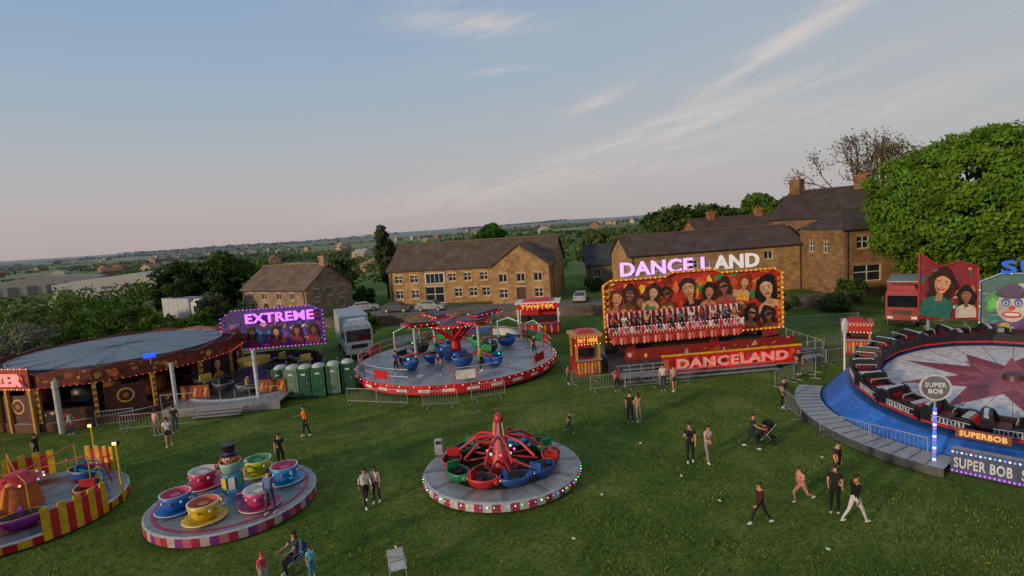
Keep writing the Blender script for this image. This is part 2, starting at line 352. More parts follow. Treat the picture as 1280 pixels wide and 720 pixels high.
for (x,y,r,h,c) in [(-53,60,3.4,2.4,(.17,.19,.13)),(-48.5,62,2.8,2.0,G1),(-57.5,63,3.6,2.6,(.12,.16,.07)),(-45,70,2.6,2.0,G1),(-50,73,3,2.4,G2),(-40,70,2.2,1.7,G1),(-56,76,3,2.6,G1),(-35.5,74,1.9,1.6,G3),(-62,72,3.5,2.8,G3),(-66,84,4,3.2,G1),(-40,62,1.8,1.4,G4),(-44,59,2,1.5,G2),(24,57,1.6,1.1,G3),(29,60,1.8,1.2,G1),(33,57,1.6,1.1,G3),(-17.5,66,1.5,1.2,G1),(-24,90,1.8,1.8,G2),(13,88,1.6,1.4,G3),(37,61,1.9,1.5,G2),(42,58.5,1.8,1.3,G3)]:
    tree('hawthorn_bush',x,y,h*.8,r,h,40,70,.2,c,.12,.3,limbs=5)
def bare_tree(name,x,y,h):
    e=empty(name,x,y); b=B(); tips=[]
    def br(p,d,l,r,k):
        q=p+d*l; b.cyl(p,q,r,r*.68,C('5a4a3a'),WOOD,6,cap=False)
        if k==0: tips.append(q); return
        if k<=2: tips.append(p.lerp(q,.6))
        for i in range(3):
            v=Vector(rng.normal(size=3)); v.normalize(); nd=(d*.85+v*.62+Vector((0,0,.12))).normalized(); br(q,nd,l*random.uniform(.66,.86),r*.62,k-1)
    br(Vector((0,0,0)),Vector((0,0,1)),h*.3,.42,5); b.done('trunk_and_branches',e)
    T=np.array([tuple(t) for t in tips]); P=(T[:,None,:]+rng.normal(size=(len(T),14,3))*.45).reshape(-1,3)
    cols=np.array([.13,.11,.05])*rng.uniform(.6,1.4,(len(P),1))
    quads('young_leaves',leaves(P,.16),cols,M_leaf,e)
bare_tree('ash_tree',54.0,84,20.0)
# distant trees, woods and hedgerows
PP=[];SS=[];CC=[]
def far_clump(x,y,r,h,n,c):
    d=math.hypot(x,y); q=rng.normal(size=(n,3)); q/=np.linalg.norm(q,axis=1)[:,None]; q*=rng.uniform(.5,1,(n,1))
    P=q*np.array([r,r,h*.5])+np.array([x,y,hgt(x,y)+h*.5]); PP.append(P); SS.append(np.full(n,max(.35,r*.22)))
    k=sm(d/2600)*.85; base=np.array(c)*rng.uniform(.7,1.3,(n,1))*random.uniform(.7,1.2); CC.append(base*(1-k)+np.array([.26,.30,.32])*k)  # leaf colour fades to a painted haze tone with distance
for i in range(105):
    d=random.choice([160,240,300,380,500,650,850,1200,1700,2300])*random.uniform(.85,1.2); az=random.uniform(-1.05,1.05); x0,y0=d*math.sin(az),d*math.cos(az)
    a=random.uniform(-.4,.4); ln_=random.uniform(.15,.5)*d; n=int(14+random.random()*16)
    for k in range(n):
        t=(k/n-.5)*ln_; xx=x0+t*math.cos(a)+rng.normal()*2; yy=y0+t*math.sin(a)+rng.normal()*3
        if math.hypot(xx,yy)<135: continue
        if -260<xx<-60 and 170<yy<300: continue
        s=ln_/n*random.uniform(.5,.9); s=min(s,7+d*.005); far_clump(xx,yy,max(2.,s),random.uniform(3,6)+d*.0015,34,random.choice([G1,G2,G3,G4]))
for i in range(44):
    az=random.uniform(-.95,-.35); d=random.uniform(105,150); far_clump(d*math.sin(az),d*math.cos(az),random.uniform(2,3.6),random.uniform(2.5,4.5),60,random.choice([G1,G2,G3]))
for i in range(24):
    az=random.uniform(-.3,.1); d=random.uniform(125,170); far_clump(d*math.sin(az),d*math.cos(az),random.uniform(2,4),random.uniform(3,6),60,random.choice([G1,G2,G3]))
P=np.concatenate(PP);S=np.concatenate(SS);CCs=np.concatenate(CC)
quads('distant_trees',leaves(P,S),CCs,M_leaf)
# grass tufts
n=90000
yy=14+36*rng.uniform(0,1,n)**1.4; xx=rng.uniform(-1,1,n)*(yy*1.0+1)
keep=np.ones(n,bool)
for cx,cy,r in [(-12.4,22.8,3.5),(-1,23.9,3.6),(-21.8,23.2,4),(-30.5,43,8.6),(-4.8,44,8),(23.8,26.5,9.5),(-20,42,5.5)]:
    keep&=((xx-cx)**2+(yy-cy)**2)>r*r
keep&=~((xx>4)&(xx<21)&(yy>36))
xx=xx[keep];yy=yy[keep]; n=len(xx)
dens=np.sin(xx*.9+np.sin(yy*.7)*2)*np.cos(yy*1.1+xx*.3); hh=rng.uniform(.03,.09,n)*(1+.6*dens)
th=rng.uniform(0,6.28,n); wd=rng.uniform(.012,.03,n); lean=rng.normal(size=(n,2))*.03
b0=np.stack([xx-wd*np.cos(th),yy-wd*np.sin(th),np.zeros(n)],1); b1=np.stack([xx+wd*np.cos(th),yy+wd*np.sin(th),np.zeros(n)],1)
t0=np.stack([xx+lean[:,0]+wd*.3,yy+lean[:,1],hh],1); t1=np.stack([xx+lean[:,0]-wd*.3,yy+lean[:,1],hh],1)
cols=np.array([.10,.155,.03])*(1+.25*dens[:,None])*rng.uniform(.45,1.5,(n,1))*np.stack([rng.uniform(.8,1.45,n),np.ones(n),np.ones(n)],1)
quads('grass_tufts',np.stack([b0,b1,t0,t1],1).reshape(-1,3),cols,M_grass)
n=420; yy=15+28*rng.uniform(0,1,n); xx=rng.uniform(-.9,.95,n)*yy; P=np.stack([xx,yy,np.full(n,.07)],1)
up=np.tile([0,0,1.],(n,1)); quads('dandelion_flowers',leaves(P,.035,up,3),np.tile([.55,.45,.04],(n,1)),M_grass)
# ---------------------------------------------------------------- buildings
def wall(b,p0,ux,W,H,ops,col,glass=C('20262c'),frame=C('c8c4b8'),sill=None):
    p0=Vector(p0);ux=Vector(ux).normalized();nr=Vector((ux.y,-ux.x,0))
    xs=sorted({0,W}|{o[0] for o in ops}|{o[2] for o in ops}); zs=sorted({0,H}|{o[1] for o in ops}|{o[3] for o in ops})
    P=lambda x,z,d=0:p0+ux*x+Vector((0,0,z))-nr*d
    for i in range(len(xs)-1):
        for j in range(len(zs)-1):
            cx=(xs[i]+xs[i+1])/2;cz=(zs[j]+zs[j+1])/2
            if any(o[0]<cx<o[2] and o[1]<cz<o[3] for o in ops): continue
            b.add([P(xs[i],zs[j]),P(xs[i+1],zs[j]),P(xs[i+1],zs[j+1]),P(xs[i],zs[j+1])],[(0,1,2,3)],col,STONE)
    sill=sill or tuple(min(.5,c*1.35) for c in col)
    for o in ops:
        x0,z0,x1,z1=o[:4]; d=.2
        for a,c_ in(((x0,z0),(x0,z1)),((x1,z1),(x1,z0)),((x0,z1),(x1,z1)),((x1,z0),(x0,z0))):
            b.add([P(*a),P(*c_),P(*c_,d),P(*a,d)],[(0,1,2,3)],sill,WOOD)
        door=len(o)>4
        b.add([P(x0,z0,d),P(x1,z0,d),P(x1,z1,d),P(x0,z1,d)],[(0,1,2,3)],(C('4a2a20') if door else glass),(PAINT if door else GLASS))
        ang=math.atan2(ux.y,ux.x)
        def bar(xa,za,xb,zb,dd=.15,th=.09,cc=frame,pr=.06):
            c_=P((xa+xb)/2,(za+zb)/2,dd); b.box(c_.x,c_.y,c_.z,max(abs(xb-xa),.01)+(th if xa==xb else 0),pr,max(abs(zb-za),.01)+(th if za==zb else 0),cc,PAINT,rz=ang)
        if not door:
            bar(x0+.045,z0,x0+.045,z1);bar(x1-.045,z0,x1-.045,z1);bar(x0+.1,z1-.045,x1-.1,z1-.045);bar(x0+.1,z0+.045,x1-.1,z0+.045)
            bar((x0+x1)/2,z0+.1,(x0+x1)/2,z1-.1)
            if z1-z0>1.2: bar(x0+.1,(z0+z1)/2+.1,x1-.1,(z0+z1)/2+.1,.155)
        bar(x0-.12,z1+.12,x1+.12,z1+.12,-.01,.22,sill,.06); 
        if not door: bar(x0-.12,z0-.08,x1+.12,z0-.08,-.04,.14,sill,.14)
def house(name,x,y,rz,Lh,W,ev,rg,fo=(),go=(),lo=(),ch=(),wc=C('84694e'),rc=C('4a423c'),hip=0,par=None,z0=0):
    e=par or empty(name,x,y,z0,rz); b=B(); h=Lh/2
    if par: b.T=Matrix.Translation((x,y,z0))@Matrix.Rotation(rz,4,'Z')
    wall(b,(-h,0,0),(1,0,0),Lh,ev,list(fo),wc); wall(b,(h,0,0),(0,1,0),W,ev,list(go),wc); wall(b,(h,W,0),(-1,0,0),Lh,ev,[],wc); wall(b,(-h,W,0),(0,-1,0),W,ev,list(lo),wc)
    if not hip:
        b.add([(h,0,ev),(h,W,ev),(h,W/2,rg)],[(0,1,2)],wc,STONE); b.add([(-h,W,ev),(-h,0,ev),(-h,W/2,rg)],[(0,1,2)],wc,STONE)
    for xx_ in(-h+.4,h-.4): b.cyl((xx_,-.12,0),(xx_,-.12,ev-.1),.05,.05,BLK,PAINT,6)
    b.done('walls_and_windows' if not par else 'wing_walls',e)
    b=B()
    if par: b.T=Matrix.Translation((x,y,z0))@Matrix.Rotation(rz,4,'Z')
    o=.35; sl=(rg-ev)/(W/2); t=.16; lowz=ev-o*sl
    for s in(0,1):
        ya=-o if s==0 else W+o
        xa=h+.3; xr=h+.3-hip
        top=[(-xa,ya,lowz+t),(xa,ya,lowz+t),(xr,W/2,rg+t),(-xr,W/2,rg+t)]; bot=[(p[0],p[1],p[2]-t+.01) for p in top]
        b.add(top+bot,[(0,1,2,3) if s==0 else (3,2,1,0),(7,6,5,4),(0,4,5,1),(1,5,6,2),(3,7,4,0)],rc,SLATE)
        b.cyl((-xa,ya,lowz+.02),(xa,ya,lowz+.02),.08,.08,C('2a2a2a'),PAINT,6)
    if hip:
        for sx in(-1,1):
            b.add([(sx*xa,-o,lowz+t),(sx*xa,W+o,lowz+t),(sx*xr,W/2,rg+t)],[(0,1,2)],rc,SLATE)
    b.cyl((-xr,W/2,rg+t+.02),(xr,W/2,rg+t+.02),.12,.12,tuple(c*1.3 for c in rc),WOOD,6)
    b.done('roof' if not par else 'wing_roof',e)
    if ch:
        b=B()
        if par: b.T=Matrix.Translation((x,y,z0))@Matrix.Rotation(rz,4,'Z')
        for cx,cy,ct,cs in ch:
            b.box(cx,cy,(ct+ev)/2,cs,cs*.75,ct-ev,wc,STONE); b.box(cx,cy,ct+.08,cs+.2,cs*.75+.2,.16,tuple(c*1.2 for c in wc),WOOD)
            for k in(-1,1): b.cyl((cx+k*cs*.25,cy,ct+.16),(cx+k*cs*.25,cy,ct+.6),.13,.11,C('94583a'),WOOD,8)
        b.done('chimneys',e)
    return e
def row(xs,z0,z1,w): return [(x,z0,x+w,z1) for x in xs]
TAN=C('b08c60'); RF=C('665648')
# main stone building with projecting gable
rz=-math.atan2(5.5,23.5); GX=8.6
fo=row([1,3.6,6.4,9.8,12.2,14.8],3.3,4.5,1.2)+row([1,3.6,10.6,13,15],.9,2.2,1.2)+[(5.9,.05,8.9,2.6)]
e=house('stone_house',-6.4,84.2,rz,26,11,5.4,9.0,fo,row([2,7],3.2,4.4,1.1),(),(),TAN,RF)
b=B(); W=8.4
wall(b,(GX-W/2,-3.2,0),(1,0,0),W,5.4,row([1.1,3.7,6.2],3.1,4.3,1.2)+row([1.1,6.2],.8,2.1,1.2)+[(3.6,.05,4.9,2.3,1)],TAN)
wall(b,(GX+W/2,-3.2,0),(0,1,0),3.15,5.4,[],TAN); wall(b,(GX-W/2,-.02,0),(0,-1,0),3.1,5.4,[],TAN)
b.add([(GX-W/2,-3.2,5.4),(GX+W/2,-3.2,5.4),(GX,-3.2,8.3)],[(0,1,2)],TAN,STONE); b.done('gable_front',e)
b=B()
for s in(-1,1):
    p=[(GX,-3.5,8.5),(GX+s*(W/2+.4),-3.5,5.25),(GX+s*(W/2+.4),5,5.25),(GX,5,8.5)]; p2=[(a_,b_,c_-.16) for a_,b_,c_ in p]
    b.add(p+p2,[(0,1,2,3),(7,6,5,4),(0,4,5,1),(1,5,6,2),(2,6,7,3)],RF,SLATE)
b.done('gable_roof',e)
b=B(); b.box(-5.4,-.05,3.9,3.2,.1,1.7,C('d4d0c4'),PAINT); 
for k in range(4): b.box(-6.5+k*.72,-.13,3.9,.6,.05,1.4,C('26303a'),GLASS)
b.done('bay_window',e)
rz=-R(31)
e=house('stone_cottage',-35.2,82.2,rz,14.5,8.5,4.2,7.3,row([1.5,4.5,8,11],2.6,3.6,1)+row([1.5,8],.8,2,1.1)+[(4.9,.05,5.9,2.1,1)],row([1.4,3.8,6.2],2.8,3.9,.9)+row([1.4,6],.8,2,.9),(),[(6.6,4.2,8.4,1.0)],C('a08a70'),C('745e4e'))
house('slate_roofed_house',16.2,87,R(-6),8.6,8,4.2,6.9,row([1,4,6.6],2.2,3.4,1.1),(),(),(),C('8c7a64'),C('44464c'))
house('stone_barn',27.2,73.5,R(4),23.5,9,6.1,8.4,row([18.2],4.3,5.4,1.2)+row([3,8],3.8,4.9,1.2),row([2,5],3.8,4.9,1),(),(),C('b08c60'),C('5c4c42'))
house('stone_house',40,95,R(8),16,8,7.2,9.8,row([2,6,10],4.5,5.7,1.1),(),(),[(-4,4,10.8,1.2),(5,4,10.9,1.2)],C('a2704c'),C('5a4c40'))
e=house('stone_farmhouse',45.0,66,R(3),11.5,9,7.9,10.1,row([1.6,6.5],5.5,7.0,1.5)+[(1.2,1.6,4.6,3.6)]+row([7.5],2,3.6,1.5),(),row([2,5],5,6.4,1.2),(),C('90704e'),C('4e4238'),hip=3)
house('stone_hall',41.5,77,R(-62),13,10.5,9.4,13.0,row([2,5,8,10.5],6,7.6,1.3),row([3,6.5],6,7.6,1.3),(),[(-5.6,5.2,14.8,1.6),(4,5.2,14.4,1.6)],C('86684c'),C('4c4038'))
b=B(); 
for i in range(90):
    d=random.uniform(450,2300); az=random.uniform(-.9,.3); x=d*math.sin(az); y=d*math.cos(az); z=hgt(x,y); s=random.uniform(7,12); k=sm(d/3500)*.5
    wc=tuple(c*(1-k)+.28*k for c in random.choice([C('b09a80'),C('c0b8a8'),C('9c7a64')])); b.T=Matrix.Translation((x,y,z))@Matrix.Rotation(random.uniform(-1,1),4,'Z')  # wall colours greyed by distance, haze painted in
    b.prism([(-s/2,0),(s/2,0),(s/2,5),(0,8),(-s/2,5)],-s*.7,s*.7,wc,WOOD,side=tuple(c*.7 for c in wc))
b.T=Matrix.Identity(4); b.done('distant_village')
def shed(name,x,y,rz,w_,d,h,c1):
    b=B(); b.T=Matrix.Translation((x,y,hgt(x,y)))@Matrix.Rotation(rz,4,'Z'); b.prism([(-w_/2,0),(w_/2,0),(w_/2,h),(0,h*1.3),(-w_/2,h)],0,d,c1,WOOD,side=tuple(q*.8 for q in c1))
    for k in range(int(w_/8)): b.box(-w_/2+4+k*8,-.2,h*.36,4,.3,h*.62,C('60646a'),PAINT)
    b.done(name)
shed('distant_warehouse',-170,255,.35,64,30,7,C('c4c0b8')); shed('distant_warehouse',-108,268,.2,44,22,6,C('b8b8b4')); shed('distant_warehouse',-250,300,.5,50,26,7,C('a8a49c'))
b=B(); b.T=Matrix.Translation((-115,200,hgt(-115,200)+.3))@Matrix.Rotation(.25,4,'Z'); b.box(0,0,0,85,22,.8,C('b4a690'),WOOD); b.box(-10,15,1.2,60,1,3,C('c0bcb2'),WOOD); b.done('distant_yard')
b=B(); b.T=Matrix.Translation((-155,225,hgt(-155,225)+.5))@Matrix.Rotation(.3,4,'Z'); b.box(0,0,0,110,7,.8,C('a49c8e'),WOOD); b.box(0,-4.2,.6,110,.5,1.2,C('b0aca4'),WOOD); b.done('distant_road')
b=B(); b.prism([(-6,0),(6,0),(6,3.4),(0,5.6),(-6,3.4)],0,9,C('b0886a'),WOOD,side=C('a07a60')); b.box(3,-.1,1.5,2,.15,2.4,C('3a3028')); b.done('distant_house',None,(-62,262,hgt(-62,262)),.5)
b=B(); b.add([(-27,70,.006),(24,66,.006),(26,76,.006),(-24,84,.006)],[(0,1,2,3)],C('78746a'),WOOD); b.done('gravel_drive')
def drystone(name,pts,h=1.1):
    b=B()
    for a_,c_ in zip(pts,pts[1:]):
        a_=Vector(a_);c_=Vector(c_);d=c_-a_; n=max(1,int(d.length/1.1)); an=math.atan2(d.y,d.x)
        for i in range(n):
            p=a_+d*((i+.5)/n); hh=h*random.uniform(.9,1.08); b.box(p.x,p.y,hh/2,d.length/n*.985,.4,hh,tuple(x*random.uniform(.7,1.1) for x in C('7e7364')),STONE,rz=an); b.box(p.x,p.y,hh+.08,d.length/n*.8,.46,.16,C('6c6256'),WOOD,rz=an)
    b.done(name)
drystone('dry_stone_wall',[(-27,69),(-12,67.5),(2,66),(22,63)]); drystone('dry_stone_wall',[(22,61),(33,59),(38,60)],1.3)
# ---------------------------------------------------------------- vehicles
def wheel(b,x,y,r=.33,w=.22):
    b.cyl((x,y-w/2,r),(x,y+w/2,r),r,r,C('141414'),PAINT,16); b.cyl((x,y-w/2-.01,r),(x,y+w/2+.01,r),r*.55,r*.55,SIL,METAL,10)
def car(name,x,y,rz,col):
    e=empty(name,x,y,0,rz); b=B()
    body=[(-2.1,.35),(2.1,.35),(2.15,.6),(2.05,.85),(1.1,.95),(.5,1.4),(-1.2,1.42),(-1.9,1.0),(-2.12,.85)]
    n=len(body); vs=[]
    for yy_,k in((-.85,1),(.85,1)):
        for px,pz in body: vs.append((px,yy_*(.8 if pz>1.1 else 1),pz))
    b.add(vs,[tuple(range(n)),tuple(range(n,2*n))[::-1]]+[((i+1)%n,i,n+i,n+(i+1)%n) for i in range(n)],col)
    b.done('body',e); b=B()
    for s in(-1,1):
        b.add([(-1.55,s*.82,.98),(.95,s*.82,.98),(.42,s*.74,1.34),(-1.15,s*.74,1.36)],[(0,1,2,3)],C('181c22'),GLASS)
    b.add([(1.09,-.72,.99),(1.09,.72,.99),(.56,.6,1.38),(.56,-.6,1.38)],[(0,1,2,3)],C('181c22'),GLASS); b.add([(-1.92,-.7,1.02),(-1.92,.7,1.02),(-1.26,.6,1.4),(-1.26,-.6,1.4)],[(0,1,2,3)],C('181c22'),GLASS)
    b.done('windows',e); b=B()
    for wx in(-1.3,1.3):
        for s in(-1,1): wheel(b,wx,s*.78)
    b.box(2.12,.6,.7,.08,.35,.14,WHITE);b.box(2.12,-.6,.7,.08,.35,.14,WHITE);b.box(-2.1,.65,.8,.08,.25,.14,RED);b.box(-2.1,-.65,.8,.08,.25,.14,RED)
    b.done('wheels_and_lights',e)
car('parked_car',-16.5,79,R(-12),C('30343a'));car('parked_car',-11.5,78,R(-14),C('8a8c90'));car('parked_car',13,75,R(80),C('1c1e22'));car('parked_car',-22,82,R(20),C('a8aaac'));car('parked_car',9.5,77,R(75),C('a4a6a8'))
def lorry(name,x,y,rz,cabc,boxc,ln=8):
    e=empty(name,x,y,0,rz); b=B() # faces -Y
    b.prism([(-1.2,.6),(1.2,.6),(1.2,2.9),(1.1,3.2),(-1.1,3.2),(-1.2,2.9)],-.0,2.0,cabc); b.box(0,-.06,1.05,2.3,.12,.9,tuple(c*.8 for c in cabc)); b.box(0,1.0,3.4,2.0,1.6,.4,cabc,taper=.8)
    b.done('cab',e); b=B(); b.box(0,-.05,2.25,2.1,.08,1.0,C('14181e'),GLASS); b.box(-1.21,.9,2.2,.03,.9,.8,C('14181e'),GLASS);b.box(1.21,.9,2.2,.03,.9,.8,C('14181e'),GLASS); b.done('windscreen',e)
    b=B(); b.box(0,2.4+ln/2,2.2,2.5,ln,2.9,boxc); b.box(0,2.4+ln/2,3.68,2.55,ln+.05,.06,SIL,METAL)
    for k in range(int(ln/1.2)):
        for s in(-1,1): b.box(s*1.26,2.9+k*1.2,2.2,.03,.06,2.8,tuple(c*.8 for c in boxc))
    b.done('box_body',e); b=B()
    for wy in(.9,3.4,ln+.6):
        for s in(-1,1): b.cyl((s*1.2,wy,.5),(s*.9,wy,.5),.5,.5,C('141414'),PAINT,14); b.cyl((s*1.22,wy,.5),(s*1.1,wy,.5),.25,.25,SIL,METAL,10)
    for s in(-1,1): b.box(s*.85,-.13,.85,.4,.05,.22,WHITE); b.box(s*1.4,.1,2.4,.12,.2,.5,BLK)
    b.box(0,-.14,1.3,1.4,.04,.35,C('202020')); b.done('wheels_and_trim',e)
lorry('white_lorry',-14.0,49.5,R(22),WHITE,C('b8bab8'),7); lorry('white_lorry',-45,82,R(60),C('c0c2c4'),C('b4b6b8'),7); lorry('red_lorry',33.4,47.5,R(-38),C('9a1c20'),DRED,6)
# ---------------------------------------------------------------- fairground helpers
def bulbs(b,pts,col,s=.07,skip=1):
    for i,p in enumerate(pts):
        if i%skip==0: b.ell(p,(s,s,s),col if not isinstance(col,list) else col[i%len(col)],LED,5,4)
def linep(a,c,n): return [tuple(a[k]+(c[k]-a[k])*i/(n-1) for k in range(3)) for i in range(n)]
def ellpts(cx,cz,rx,rz,n=16,wob=0): 
    ph=random.random()*6
    return [(cx+rx*math.cos(2*math.pi*i/n)*(1+wob*math.sin(5*2*math.pi*i/n+ph)),cz+rz*math.sin(2*math.pi*i/n)*(1+wob*math.cos(3*2*math.pi*i/n+ph))) for i in range(n)]
def flat(b,pts,y,col): b.add([(x,y,z) for x,z in pts],[tuple(range(len(pts)))],col,PAINT)
LY=[0]
def portrait(b,cx,cz,s,y,skin,hair,top,glasses=False,long=True,tilt=0,bare=False):
    T0=b.T.copy(); b.T=T0@Matrix.Translation((cx,0,cz))@Matrix.Rotation(tilt,4,'Y')
    LY[0]=(LY[0]+1)%9; y0=y-.12*(LY[0]+1)/9.-.01; k=[0]
    def f(p,c): k[0]+=1; flat(b,p,y0-.0012*k[0],c)
    dk=tuple(c*.68 for c in skin); lt=tuple(min(.8,c*1.18) for c in skin); hd=tuple(c*1.7+.01 for c in hair)
    if long: f(ellpts(0,-.1*s,.72*s,1.05*s,26,.14),hair)
    f([(-.8*s,-1.9*s),(.8*s,-1.9*s),(.78*s,-1.1*s),(.6*s,-.85*s),(.2*s,-.68*s),(-.2*s,-.68*s),(-.6*s,-.85*s),(-.78*s,-1.1*s)],skin if bare else top)
    if bare: f([(-.62*s,-1.9*s),(.62*s,-1.9*s),(.56*s,-1.3*s),(.3*s,-1.1*s),(0,-1.3*s),(-.3*s,-1.1*s),(-.56*s,-1.3*s)],top)
    f([(-.17*s,-.95*s),(.17*s,-.95*s),(.15*s,-.3*s),(-.15*s,-.3*s)],dk)
    f([(0,-.52*s),(.2*s,-.42*s),(.36*s,-.15*s),(.41*s,.15*s),(.36*s,.45*s),(.15*s,.62*s),(-.15*s,.62*s),(-.36*s,.45*s),(-.41*s,.15*s),(-.36*s,-.15*s),(-.2*s,-.42*s)],skin)
    f([(-.41*s,.15*s),(-.36*s,-.15*s),(-.2*s,-.42*s),(0,-.52*s),(-.12*s,-.3*s),(-.25*s,0),(-.28*s,.4*s)],dk); f(ellpts(.14*s,-.06*s,.13*s,.1*s,10),lt); f(ellpts(.05*s,.38*s,.2*s,.12*s,10),lt)
    f([(-.46*s,.05*s),(-.33*s,.35*s),(-.1*s,.5*s),(.12*s,.46*s),(.36*s,.3*s),(.44*s,.05*s),(.5*s,.5*s),(.3*s,.78*s),(-.1*s,.86*s),(-.42*s,.68*s),(-.54*s,.4*s)],hair)
    for q in range(4): f([(-.4*s+q*.2*s,.55*s),(-.36*s+q*.2*s,.57*s),(-.2*s+q*.2*s,.76*s),(-.26*s+q*.2*s,.76*s)],hd)
    if long:
        for q in(-1,1): f([(q*.5*s,.2*s),(q*.56*s,.2*s),(q*.66*s,-.6*s),(q*.58*s,-.75*s)],hd)
    if glasses: f([(-.38*s,.02*s),(-.04*s,0),(.04*s,.0),(.38*s,.02*s),(.34*s,.2*s),(-.34*s,.2*s)],BLK); f([(-.3*s,.12*s),(-.1*s,.12*s),(-.14*s,.17*s),(-.3*s,.17*s)],C('8090a8'))
    else:
        for q in(-1,1): f(ellpts(q*.17*s,.08*s,.1*s,.055*s,8),(.7,.7,.7)); f(ellpts(q*.17*s,.08*s,.045*s,.05*s,8),BLK); f([(q*.17*s-.11*s,.18*s),(q*.17*s+.11*s,.18*s),(q*.17*s+.08*s,.22*s),(q*.17*s-.08*s,.22*s)],hair)
    f([(-.06*s,-.12*s),(.06*s,-.12*s),(0,.05*s)],dk); f(ellpts(0,-.25*s,.17*s,.08*s,10),C('a01824')); f([(-.12*s,-.24*s),(.12*s,-.24*s),(.08*s,-.21*s),(-.08*s,-.21*s)],WHITE)
    b.T=T0
SK=[C('d89a70'),C('9a6040'),C('e0ac80'),C('74482e'),C('c88458')]
def splashes(b,x0,x1,z0,z1,y,cols,n,smin=.2,smax=.9,lo=.6,hi=1.25):
    n=int(n*1.8)
    for i in range(n):
        k=1-.6*i/n
        x=random.uniform(x0,x1);z=random.uniform(z0,z1);rx=min(random.uniform(smin,smax)*k,x-x0,x1-x);rz_=min(random.uniform(smin,smax)*.8*k,z-z0,z1-z)
        if rx<.04 or rz_<.04: continue
        c=random.choice(cols); f=random.uniform(lo,hi); c=tuple(q*f for q in c)
        if i%3==0:
            a_=random.uniform(0,3.14); l=min(rx,rz_); w_=l*random.uniform(.15,.4); ux,uz=math.cos(a_),math.sin(a_)
            pts=[(x-ux*l-uz*w_*.3,z-uz*l+ux*w_*.3),(x-ux*l+uz*w_*.3,z-uz*l-ux*w_*.3),(x+uz*w_,z-ux*w_),(x+ux*l,z+uz*l),(x-uz*w_,z+ux*w_)]
        else: pts=ellpts(x,z,rx*.85,rz_*.85,18,.22)
        flat(b,pts,y-.0006*i-.003,c)
def barrier(name,x,y,rz,n=1,lw=2.2):
    e=empty(name,x,y,0,rz)
    b=B()
    for k in range(n):
        o=(k-(n-1)/2)*(lw+.08)
        b.path([(o-lw/2,0,.12),(o-lw/2,0,1.08),(o+lw/2,0,1.08),(o+lw/2,0,.12)],.022,SIL,METAL,6); b.cyl((o-lw/2,0,.25),(o+lw/2,0,.25),.016,.016,SIL,METAL,5)
        for i in range(1,13): b.cyl((o-lw/2+lw*i/13,0,.25),(o-lw/2+lw*i/13,0,1.08),.009,.009,SIL,METAL,4,cap=False)
        for s in(-1,1): b.box(o+s*lw*.36,0,.03,.05,.6,.04,SIL,METAL)
    b.done('rails_and_bars',e)
for a_ in [(-9.3,35.6,R(-18),2),(-5,34.2,R(-3),1),(-2,35.3,R(15),1),(8,35.3,R(3),3),(21.2,37.6,R(10),2),(15.6,24.2,R(-58),2),(-22.5,33.8,R(4),2),(-26,35,R(10),1),(4.6,37.2,R(25),1),(17.5,34.6,R(35),2),(14.4,28.8,R(85),1),(26.5,50,R(-4),4),(36,48,R(-4),3),(19.3,35.4,R(60),1),(-33,32,R(4),1),(24,41.5,R(30),3)]:
    barrier('crowd_barrier',*a_)
# ================= MIAMI RIDE (Danceland) =================
MX,MY=14.0,36.5
e=empty('miami_fairground_ride',MX,MY,0,R(4))
b=B()
b.box(0,4.2,.45,14.4,5.6,.9,C('4c4e52'),METAL); 
for k in range(4): b.box(-1.5,1.35-k*.3,.72-k*.2,10.5,.32,.06,SIL,METAL); b.box(-1.5,1.35-k*.3,.6-k*.2,10.5,.03,.2,C('3a3c40'))
b.box(.8,1.0,.9,9.8,.12,1.15,C('b82a24')); 
for k in range(22): b.box(-3.8+k*.44,.93,.9+.12*math.sin(k*1.7),.26,.02,.7,[C('d85a30'),C('a01a24'),C('e09a38'),C('c83a60'),C('882028')][k%5],ry=.5*math.sin(k))
b.box(.8,.96,1.52,9.9,.16,.1,YEL);b.box(.8,.96,.3,9.9,.16,.08,SIL,METAL)
b.box(-6.0,.9,.5,3.0,1.6,.08,SIL,METAL)
for s in range(5): b.box(-7.4+s*.8,.2,.75,.05,.05,1.1,SIL,METAL)
b.path([(-7.5,.2,1.3),(-4.2,.2,1.3)],.03,SIL,METAL);b.path([(-7.5,.2,.8),(-4.2,.2,.8)],.025,SIL,METAL)
b.box(6.5,3,.6,1.5,4.6,.12,SIL,METAL)
for s in range(6): b.cyl((7.2,.8+s*.9,.6),(7.2,.8+s*.9,1.7),.03,.03,SIL,METAL,6)
b.path([(7.2,.8,1.7),(7.2,5.3,1.7)],.03,SIL,METAL); b.path([(5.8,.8,1.7),(7.2,.8,1.7)],.03,SIL,METAL); b.path([(5.8,.8,1.2),(7.2,.8,1.2)],.03,SIL,METAL)
b.done('platform_and_steps',e)
text('DANCELAND',e,(.8,.86,.92),7.8,.62,C('ecbcb0'),PAINT,name='fascia_letters',off=.03); text('DANCELAND',e,(.83,.9,.9),8.0,.72,C('e02028'),LED,name='fascia_letter_glow',off=.045,ex=.02)
b=B(); X0,X1,Z0,Z1=-6.9,6.9,1.9,6.45
outl=[(X0,Z0),(X1,Z0),(X1,Z1-.35),(X1-.6,Z1),(2.2,Z1),(1.6,Z1+.28),(-1.6,Z1+.28),(-2.2,Z1),(X0+.6,Z1),(X0,Z1-.35)]
b.prism(outl,5.5,5.65,C('c03820'),PAINT)
splashes(b,X0+.2,X1-.2,Z0+.1,Z1-.1,5.47,[C('d85a20'),C('e88a28'),C('a02a2a'),C('e8b840'),C('c03a58'),C('3a8a50'),C('d8402a'),C('e87038')],95,.25,1.0,.75,1.3)
